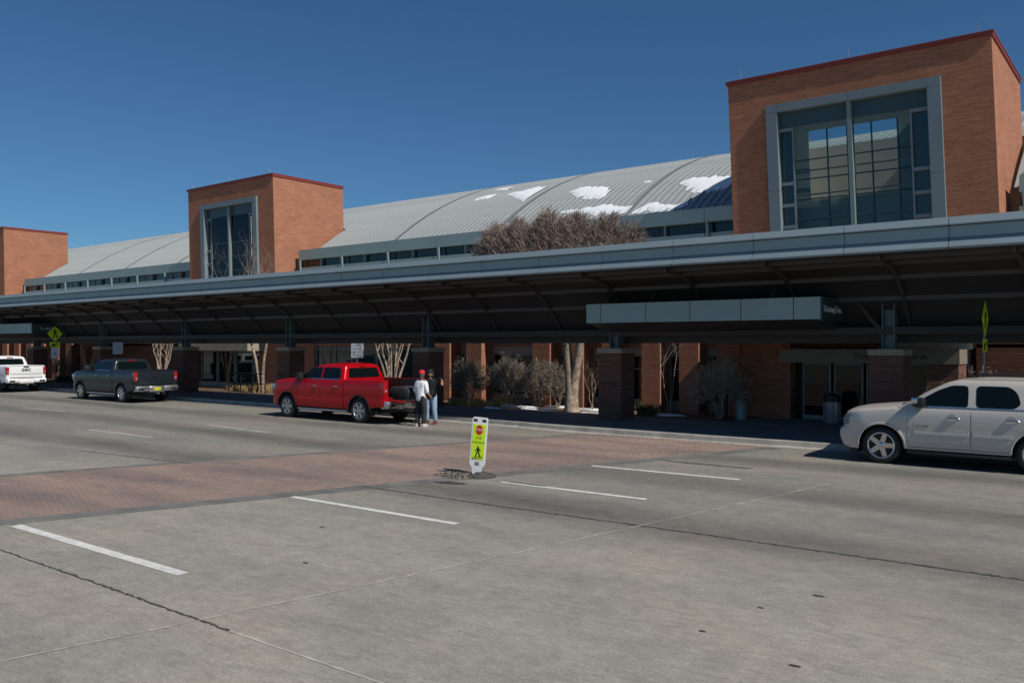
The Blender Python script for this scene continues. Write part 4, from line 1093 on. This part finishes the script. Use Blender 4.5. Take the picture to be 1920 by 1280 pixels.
    tbox('air_dam', -2.22, -.86, .2, -2.04, .86, .31, M['black'], T, .02)
    mb = MB(); mb.tube([(-1.16, -.6, 1.3), (-1.08, .1, 1.32)], .014, 5); mb.tube([(-1.16, .1, 1.3), (-1.08, .7, 1.32)], .012, 5); mb.build('wiper', M['black'], T)
    ms = wheel_meshes(V.wr, .275, .27, 5, 's', M['chrome']); add_wheels(V, T, ms, .85)
suv((-3.53, 20.62, 0))

# bags in the red truck
mb = MB(); mb.prism(rounded([(-.5, 0), (.5, 0), (.5, .3), (.25, .42), (-.3, .4), (-.5, .25)], .14, 5), 'y', -.28, .28)
bag = mb.build('duffel_bag', mat('charcoal fabric', (.03, .032, .035), .9, var=.3, scale=6, bump=.5), loc=(-19.78, 19.78, .826), bevel=.04, smooth=50)
tag(bag, 'dark grey duffel bag lying on the lowered tailgate of the red pickup', 'bag')
mb = MB(); mb.tube([(-.3, 0, .4), (-.2, 0, .5), (.1, 0, .5), (.2, 0, .41)], .015, 6); mb.build('strap', M['black'], bag)

# ------------------------------------------------------------------ signs
def fig(parent, c, h, rot, m, name='walking_figure', stripes=False):
    """flat pedestrian silhouette drawn in (a,b) and laid in the plane of the sign"""
    q = MB(); sc = h
    def poly(ps, m_=0): i_ = q.pts([(a*sc, b*sc, 0) for a, b in ps]); j = q.pts([(a*sc, b*sc, .003) for a, b in ps]); q.face(i_[::-1]); q.face(j); [q.face((i_[k], i_[(k+1) % len(ps)], j[(k+1) % len(ps)], j[k])) for k in range(len(ps))]
    poly([(.085*math.cos(t*.628), .43+.085*math.sin(t*.628)) for t in range(10)])
    poly([(-.1, .33), (.1, .33), (.11, .0), (-.09, .0)])
    poly([(-.09, .02), (.02, .0), (-.14, -.5), (-.25, -.5)]); poly([(0, .0), (.11, .02), (.3, -.47), (.18, -.5)])
    poly([(-.1, .33), (-.06, .24), (-.24, .0), (-.3, .04)]); poly([(.1, .33), (.08, .22), (.24, .02), (.3, .08)])
    if stripes:
        for b in (-.55, -.68): poly([(-.5, b-.08), (.5, b+.1), (.5, b+.14), (-.5, b-.04)])
    o = q.build(name, m, parent); o.location = c; o.rotation_euler = rot; return o
# in-street sign
sb = G(893, 893)
sg_ = empty('in_street_sign', sb, label='white and yellow stop for pedestrians sign leaning on a round rubber base in the road', cat='road sign')
sg_.rotation_euler = (R(1), R(4.8), R(22))
q = MB()
out = rounded([(-.085, .05), (.085, .05), (.1, .17), (.155, .24), (.155, 1.13), (.14, 1.17), (-.14, 1.17), (-.155, 1.13), (-.155, .24), (-.1, .17)], .02, 3)
q.prism(out, 'y', -.02, .02); pn = q.build('panel', M['signwhite'], sg_)
q = MB(); q.prism(rounded([(-.13, .34), (.13, .34), (.13, 1.035), (-.13, 1.035)], .015, 3), 'y', -.024, -.0205); yp = q.build('yellow_face', M['yellow'], pn)
q = MB(); q.prism([(.078*math.cos(R(22.5+45*k)), .925+.1*math.sin(R(22.5+45*k))) for k in range(8)], 'y', -.027, -.0242); q.build('octagon', M['red'], pn)
text_obj('lettering', 'STOP', .065, M['signwhite'], pn, (0, -.0275, .925), RY, .0005)
text_obj('lettering', 'FOR', .065, M['black'], pn, (0, -.025, .765), RY, .0005)
text_obj('lettering', 'PEDESTRIANS', .042, M['black'], pn, (0, -.025, .675), RY, .0005, .95)
fig(pn, (0, -.0245, .5), .21, RY, M['black'], stripes=True)
for x in (-.09, .09): tbox('reflector', x-.04, -.023, 1.085, x+.04, -.0205, 1.135, M['black'], pn, .002)
tbox('code_sticker', -.045, -.023, .225, .045, -.0205, .3, mat('grey sticker', (.25, .23, .2), .6), pn, .002)
base_g = MB(); base_g.lathe([(.3, -.0), (.31, .025), (.27, .05), (.14, .065), (.1, .1), (.0, .1)], 12)
bo = base_g.build('base', mat('worn rubber base', (.06, .058, .056), .8, var=.3, scale=8, bump=.6), sg_, smooth=30); bo.rotation_euler = (0, R(-4.8), 0); bo.location = (.1, 0, .005)
# rubble beside it
rc = G(850, 893); rnd = random.Random(21); mb = MB()
for k in range(650):
    a = rnd.uniform(0, 6.28); r_ = math.sqrt(rnd.random()); x = .5*r_*math.cos(a); y = .3*r_*math.sin(a); s_ = rnd.uniform(.012, .035)*(1.3-r_*.7); h = .1*(1-r_)*rnd.uniform(.4, 1)
    c = Vector((x, y, h+s_*.3)); ps = [c+Vector((rnd.uniform(-1, 1), rnd.uniform(-1, 1), rnd.uniform(-.7, .7)))*s_ for _ in range(6)]
    i = mb.pts(ps)
    for f in ((0, 1, 2), (0, 2, 3), (0, 3, 4), (1, 2, 5), (2, 3, 5), (3, 4, 5), (0, 1, 4), (1, 4, 5)): mb.face([i[t] for t in f])
tag(mb.build('rubble', mat('broken concrete', (.22, .2, .17), .95, var=.4, scale=20), loc=(rc.x, rc.y, .004), fix=False), 'loose broken concrete heaped at the foot of the in street sign', 'rubble', kind='stuff')
def blot(u, v, lx, ly, m, name, seed, z=.006, rot=0, parent=road):
    p = G(u, v); rnd = random.Random(seed); mb = MB(); n = 26; c = mb.pts([(0, 0, 0)])[0]
    ring = mb.pts([(lx*math.cos(6.283*k/n)*(1+rnd.uniform(-.25, .25)), ly*math.sin(6.283*k/n)*(1+rnd.uniform(-.25, .25)), 0) for k in range(n)])
    for k in range(n): mb.face((c, ring[k], ring[(k+1) % n]))
    o = mb.build(name, m, parent, (p.x, p.y, z), fix=False); o.rotation_euler = (0, 0, rot); return o
dk = mat('dark wet patch', (.05, .047, .043), .8, var=.3, scale=6)
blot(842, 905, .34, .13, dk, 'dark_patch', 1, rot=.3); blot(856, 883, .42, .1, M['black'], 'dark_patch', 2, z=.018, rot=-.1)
blot(985, 907, .5, .05, dk, 'oil_stain', 3); blot(1330, 871, 1.1, .12, mat('tyre mark', (.12, .115, .11), .85, var=.3, scale=3), 'oil_stain', 4)
blot(1490, 1248, .05, .02, dk, 'oil_stain', 5); blot(1317, 1183, .035, .018, dk, 'oil_stain', 6); blot(1426, 1139, .035, .015, dk, 'oil_stain', 7); blot(1535, 1117, .07, .02, dk, 'oil_stain', 8)
blot(573, 1055, .05, .016, dk, 'oil_stain', 9); blot(604, 988, .05, .02, dk, 'oil_stain', 10)
# litter
p = G(964, 801); mb = MB(); rnd = random.Random(2)
i = mb.pts([(rnd.uniform(-.08, .08), rnd.uniform(-.05, .05), rnd.uniform(0, .07)) for _ in range(8)])
for k in range(6): mb.face((i[k], i[k+1], i[k+2]))
tag(mb.build('litter', M['signwhite'], loc=(p.x, p.y, .003), fix=False), 'crumpled white litter on the road near the kerb', 'litter')

# crossing warning signs
def crossing(x, y, zb, label, disabled, rotz=0, ztop=3.63):
    T = empty('crossing_sign', (x, y, zb), rotz, label=label, cat='road sign', group='fluorescent pedestrian crossing signs at the kerb')
    mb = MB(); mb.box(-.025, -.025, 0, .0, .025, 3.3); mb.build('post', M['galv'], T)
    zc = ztop-.44-zb; h = .44
    q = MB(); q.prism(rounded([(0, zc-h), (h, zc), (0, zc+h), (-h, zc)], .05, 3), 'x', .004, .008); d_ = q.build('diamond', M['yellow'], T)
    q = MB(); q.prism(rounded([(0, zc-h-.008), (h+.008, zc), (0, zc+h+.008), (-h-.008, zc)], .05, 3), 'x', .001, .0038); q.build('border', M['black'], d_)
    fig(d_, (.0085, 0, zc+.02), .5, RX, M['black'])
    zp = zc-h-.18
    q = MB(); q.prism(rounded([(-.3, zp-.15), (.3, zp-.15), (.3, zp+.15), (-.3, zp+.15)], .03, 3), 'x', .002, .007); pl = q.build('arrow_plate', M['yellow'], T)
    q = MB(); q.prism([(.16, zp+.1), (.2, zp+.06), (-.03, zp-.04), (0, zp-.1), (-.2, zp-.08), (-.1, zp+.08), (-.07, zp+.02)], 'x', .007, .01); q.build('arrow', M['black'], pl)
    if disabled:
        q = MB(); q.prism(rounded([(-.22, zp-.78), (.22, zp-.78), (.22, zp-.18), (-.22, zp-.18)], .03, 3), 'x', .002, .007); pp = q.build('parking_plate', M['signwhite'], T)
        text_obj('lettering', 'P', .3, mat('sign blue', (.03, .09, .3), .5), pp, (.0075, 0, zp-.56), RX, .001)
    return T
pL = XU(103, 22.55)
crossing(pL, 22.55, .15, 'pedestrian crossing sign on the left kerb with a small blue and white plate below', True)
crossing(-3.5, 22.6, .15, 'pedestrian crossing sign seen almost edge on above the silver vehicle', False)
# small square signs
def board(x, y, z0, z1, wd, label, m, post=True, rows=4, rotz=R(35)):
    T = empty('notice_board', (x, y, .15), rotz, label=label, cat='sign')
    q = MB(); q.box(-wd/2, -.01, z0-.15, wd/2, .01, z1-.15); b_ = q.build('panel', m, T)
    for k in range(rows):
        z = z0-.15+(z1-z0)*(k+.7)/(rows+.4); q = MB(); q.box(-wd*.38, -.013, z-.012, wd*.38, -.0105, z+.012); q.build('printed_line', mat('sign print', (.08, .12, .16), .6), b_)
    if post: q = MB(); q.tube([(0, .03, -.05), (0, .03, z1-.2)], .025, 8); q.build('post', M['galv'], T)
pale = mat('pale blue grey sign', (.42, .46, .5), .5)
board(XU(670, 25.7), 25.7, 2.0, 2.65, .55, 'pale notice sign on a post behind the red pickup roof', pale)
board(XU(221, 23.85), 23.85, 2.05, 2.7, .55, 'pale square sign high on the pier above the dark grey pickup', pale, post=False, rotz=R(40))

# ------------------------------------------------------------------ street furniture
def bin_(x, y, r_, h, label, lid):
    T = empty('litter_bin', (x, y, .15), label=label, cat='bin', group='cylindrical litter bins by the entrance')
    q = MB(); q.lathe([(r_*.95, 0), (r_, .02), (r_, h), (r_*.9, h)], 24); q.build('drum', mat('exposed aggregate', (.42, .42, .4), .8, var=.25, scale=25, bump=.4) if not lid else mat('fluted steel', (.36, .36, .36), .4, .5), T, smooth=40)
    for k in range(20):
        a = 6.283*k/20; q = MB(); q.box(-.012, -.012, .04, .012, .012, h-.03); o = q.build('rib', M['galv'], T, (r_*math.cos(a), r_*math.sin(a), 0)); o.rotation_euler = (0, 0, a)
    q = MB(); q.lathe([(r_*1.03, h), (r_*1.03, h+.05), (r_*.9, h+(.2 if lid else .09)), (r_*.4, h+(.26 if lid else .1))], 24); q.build('lid', M['black'], T, smooth=40)
p = G(1389, 786, .15); bin_(p.x, p.y, .17, .62, 'slim pale bin beside the black post', False)
p = G(1560, 793, .15); bin_(p.x, p.y, .25, .66, 'wide steel bin with dark domed lid before the glass doors', True)
p = G(1361, 787, .15); T = empty('black_post', p, label='black ornamental post between the pale shrub and the slim bin', cat='post')
q = MB(); q.lathe([(.15, 0), (.15, .06), (.07, .12), (.06, .9), (.09, .95), (.03, 1.05)], 16); q.build('shaft', M['black'], T, smooth=40)
q = MB(); q.lathe([(.17, 0), (.17, .03)], 16); q.build('base', M['black'], T)
# bench and low railing left of the red truck
xb = XU(455, 25.9); T = empty('park_bench', (xb, 25.9, .15), label='dark metal bench in the shade left of the red pickup', cat='bench')
for k in range(4): q = MB(); q.box(-.8, -.05+.11*k, .42, .8, .04+.11*k, .45); q.build('seat_slat', M['black'], T)
for k in range(3): q = MB(); q.box(-.8, .36+.02*k, .55+.12*k, .8, .385+.02*k, .64+.12*k); q.build('back_slat', M['black'], T)
for x in (-.75, .7):
    for y in (-.03, .35): q = MB(); q.box(x, y, 0, x+.05, y+.05, .42 if y < 0 else .9); q.build('leg', M['black'], T)
T = empty('railing', (XU(497, 25.45), 25.45, .15), label='low dark railing between the bench and the red pickup', cat='railing')
q = MB(); q.tube([(-3, 0, 1.0), (0, 0, 1.0)], .025); q.tube([(-3, 0, .5), (0, 0, .5)], .02); q.build('rail', M['black'], T)
for x in (-3, -2, -1, 0): q = MB(); q.tube([(x, 0, 0), (x, 0, 1.02)], .025); q.build('post', M['black'], T)

# ------------------------------------------------------------------ people
def skin(name, verts, edges, rads, mt, parent, sub=2, root=0, flat=None):
    me = bpy.data.meshes.new(name); me.from_pydata(verts, edges, []); o = bpy.data.objects.new('tmp', me); C.objects.link(o)
    md = o.modifiers.new('s', 'SKIN'); md.use_smooth_shade = True
    for k, v in enumerate(me.skin_vertices[0].data):
        r_ = rads[k]; v.radius = (r_, r_) if not hasattr(r_, '__len__') else r_; v.use_root = (k == root)
    sb_ = o.modifiers.new('u', 'SUBSURF'); sb_.levels = sub; sb_.render_levels = sub
    bpy.context.view_layer.update()
    m2 = bpy.data.meshes.new_from_object(o.evaluated_get(bpy.context.evaluated_depsgraph_get()))
    bpy.data.objects.remove(o); m2.materials.clear(); m2.materials.append(mt)
    m2.polygons.foreach_set('use_smooth', [True]*len(m2.polygons))
    return link(name, m2, parent)
skin_m = mat('skin', (.42, .22, .15), .6, var=.06, scale=12)
def person(loc, rz_, label, pose, shirt, pants, capc, shoes, H=1.76, hair=(.08, .06, .05), print_=None):
    T = empty('person', loc, rz_, label=label, cat='person')
    P = pose       # facing local -y ; x to the right of picture when seen from the back
    def E(n): return [(k, k+1) for k in range(n-1)]
    # body: pelvis 0, spine, chest, neck, head ; arms ; legs
    v = [(0, 0, .95), (0, .0, 1.12), (0, P['bend']*.5, 1.3), (0, P['bend'], 1.44), (0, P['bend'], 1.52)]
    e = [(0, 1), (1, 2), (2, 3), (3, 4)]; r_ = [(.14, .1), (.13, .095), (.155, .1), (.07, .065), (.05, .055)]
    def chain(start, pts, rr):
        prev = start
        for p, q in zip(pts, rr): v.append(p); r_.append(q); e.append((prev, len(v)-1)); prev = len(v)-1
        return prev
    for s_ in ('L', 'R'):
        a = P['arm'+s_]; chain(3 if False else 2, a, [.055, .042, .034, .026])
        l = P['leg'+s_]; chain(0, l, [.085, .06, .045, .04])
    skin('body', v, e, r_, skin_m, T)
    # head with face
    hx, hy = P['head']; hz = 1.63; q = MB()
    rings = []; n = 16
    for k in range(13):
        t = math.pi*k/12; z = -math.cos(t)*.118; w_ = math.sin(t); row = []
        for j in range(n):
            a = 2*math.pi*j/n; x = .083*w_*math.cos(a); y = .1*w_*math.sin(a)
            if z < -.03: x *= .86+.14*(z+.118)/.088; y *= .92
            if math.sin(a) < -.9 and -.03 < z < .02: y -= .022*(1-abs(z+.008)/.03)
            if math.sin(a) < -.6 and .01 < z < .05: y += .008
            row.append((x, y, z))
        rings.append(q.pts(row))
    for A, B in zip(rings, rings[1:]):
        for j in range(n): q.face((A[j], A[(j+1) % n], B[(j+1) % n], B[j]))
    hd = q.build('head', skin_m, T, (hx, hy, hz), smooth=70); hd.rotation_euler = (0, 0, P['turn'])
    for sx in (-1, 1):
        q = MB(); q.lathe([(.0, -.008), (.022, -.006), (.026, 0), (.018, .008)], 8); eo = q.build('ear', skin_m, hd, (sx*.078, .01, -.005), smooth=60); eo.rotation_euler = (0, R(90), 0); eo.scale = (1.3, .8, 1)
        q = MB(); q.lathe([(0, -.006), (.009, -.003), (.009, .003), (0, .006)], 8); q.build('eye', M['black'], hd, (sx*.03, -.083, .018))
    q = MB(); q.box(-.022, -.092, -.052, .022, -.08, -.045); q.build('mouth', mat('lip', (.3, .1, .08), .6), hd)
    hm = mat('hair', hair, .8); q = MB()
    q.lathe([(.085, -.05), (.09, .02), (.088, .06), (.05, .1)], 16); ho = q.build('hair', hm, hd, (0, .014, -.01), smooth=60); ho.scale = (1, 1.12, 1)
    cm_ = mat('cap cloth', capc, .8, var=.1, scale=9); q = MB()
    q.lathe([(.097, .03), (.1, .06), (.096, .1), (.078, .135), (.04, .152), (.0, .155)], 18); co = q.build('cap', cm_, hd, smooth=60); co.scale = (1, 1.14, 1)
    q = MB(); q.prism([(-.075, -.07), (-.06, -.15), (0, -.175), (.06, -.15), (.075, -.07)], 'z', .035, .045); q.build('cap_brim', cm_, co)
    # clothes
    b0 = P['bend']
    sm = mat('shirt cloth', shirt, .85, var=.1, scale=5, bump=.8, bscale=11)
    vv = [(0, 0, .76), (0, 0, .95), (0, .0, 1.12), (0, b0*.5, 1.3), (0, b0, 1.42), (0, b0, 1.5)]; ee = E(6); rr = [(.205, .155), (.2, .15), (.185, .14), (.195, .14), (.14, .115), (.08, .078)]
    for s_ in ('L', 'R'):
        a = [Vector(t) for t in P['arm'+s_]]; prev = 3
        pts = [a[0], a[0].lerp(a[1], .5), a[1], a[1].lerp(a[2], P['sleeve'])]
        for p_, q_ in zip(pts, [.082, .074, .066, .056]): vv.append(tuple(p_)); rr.append(q_); ee.append((prev, len(vv)-1)); prev = len(vv)-1
    sh = skin('shirt', vv, ee, rr, sm, T)
    pmat = mat('trouser cloth', pants, .85, var=.2, scale=6, bump=.6, bscale=14)
    vv = [(0, 0, 1.04), (0, 0, .92)]; ee = [(0, 1)]; rr = [(.17, .13), (.175, .135)]
    for s_ in ('L', 'R'):
        l = [Vector(t) for t in P['leg'+s_]]; prev = 1
        pts = [l[0], l[0].lerp(l[1], .5), l[1], l[1].lerp(l[2], .5), l[2]]
        for p_, q_ in zip(pts, [.12, .108, .09, .084, .08]): vv.append(tuple(p_)); rr.append(q_); ee.append((prev, len(vv)-1)); prev = len(vv)-1
    skin('trousers', vv, ee, rr, pmat, T)
    for s_ in ('L', 'R'):
        f = Vector(P['leg'+s_][2]); q = MB()
        q.prism(rounded([(-.045, .07), (.045, .07), (.055, -.12), (.035, -.2), (-.035, -.2), (-.055, -.12)], .03, 3), 'z', 0, .028, 1)
        q.prism(rounded([(-.042, .065), (.042, .065), (.05, -.11), (.032, -.18), (-.032, -.18), (-.05, -.11)], .03, 3), 'z', .028, .085, 0)
        so = q.build('shoe', [mat('shoe upper', shoes[0], .6), mat('shoe sole', shoes[1], .6)], T, (f.x, f.y, 0), bevel=.008, smooth=40); so.rotation_euler = (0, 0, P['feet'])
    # hands: palm and five separate fingers
    for s_ in ('L', 'R'):
        a, b = Vector(P['arm'+s_][2]), Vector(P['arm'+s_][3]); d = (b-a).normalized(); side_ = d.cross(Vector((0, 0, 1))); side_ = side_.normalized() if side_.length > .01 else Vector((1, 0, 0)); dn = side_.cross(d)
        hv = [tuple(b-d*.02), tuple(b+d*.05)]; he = [(0, 1)]; hr = [.026, (.036, .018)]
        skin('palm', hv, he, hr, skin_m, T, 1)
        for k in range(4):
            o0 = b+d*.055+side_*(.026-.0175*k); ln = (.034, .04, .037, .028)[k]; up_ = dn*-.4
            p1 = o0+(d+up_*.4).normalized()*ln; p2 = p1+(d+up_*1.6).normalized()*ln*.8
            q = MB(); q.tube([tuple(o0-d*.02), tuple(o0), tuple(p1), tuple(p2)], [.0095, .009, .0082, .006], 7); q.build('finger', skin_m, T, smooth=60)
        o0 = b+side_*.03; p1 = o0+(d+side_*.8).normalized()*.035; p2 = p1+(d*1.2-dn*.3).normalized()*.028
        q = MB(); q.tube([tuple(o0-side_*.015), tuple(o0), tuple(p1), tuple(p2)], [.012, .0115, .01, .007], 7); q.build('thumb', skin_m, T, smooth=60)
    if print_:
        for k, (y_, cc) in enumerate(print_):
            pass
    return T, sh
# first person: back to the camera, forearm held out to picture right
base = dict(bend=-.04, head=(0, -.05), turn=.6, feet=.1, sleeve=.35,
    armL=[(-.19, -.03, 1.37), (-.25, -.02, 1.1), (-.2, -.2, .96), (-.17, -.26, .92)],
    armR=[(.19, -.03, 1.37), (.27, .0, 1.12), (.33, -.24, 1.06), (.35, -.32, 1.07)],
    legL=[(-.1, 0, .86), (-.13, -.03, .48), (-.14, .02, .09), (-.14, .0, .06)],
    legR=[(.1, 0, .86), (.13, -.04, .48), (.14, .03, .09), (.14, .0, .06)])
p1 = G(789, 799)
# facing local -y; heading: look towards building (+y) and a little to the right of picture
T1, sh1 = person((p1.x, p1.y, 0), R(180-52+90-38), 'person in white long sleeved shirt, red cap and black trousers seen from behind', dict(base), (.78, .78, .82), (.018, .024, .03), (.6, .02, .03), ((.5, .48, .45), (.75, .72, .7)))
pose2 = dict(base, turn=-.3, sleeve=.8,
    armL=[(-.19, -.03, 1.37), (-.24, .0, 1.1), (-.18, -.18, .98), (-.15, -.24, .95)],
    armR=[(.19, -.03, 1.37), (.37, -.08, 1.49), (.47, -.2, 1.4), (.5, -.26, 1.36)])
p2 = G(812, 796)
person((p2.x-.2, p2.y+.12, 0), R(20), 'person in black jacket, black cap and blue jeans with one arm raised', pose2, (.012, .012, .014), (.25, .36, .5), (.01, .01, .012), ((.2, .02, .03), (.1, .1, .1)))
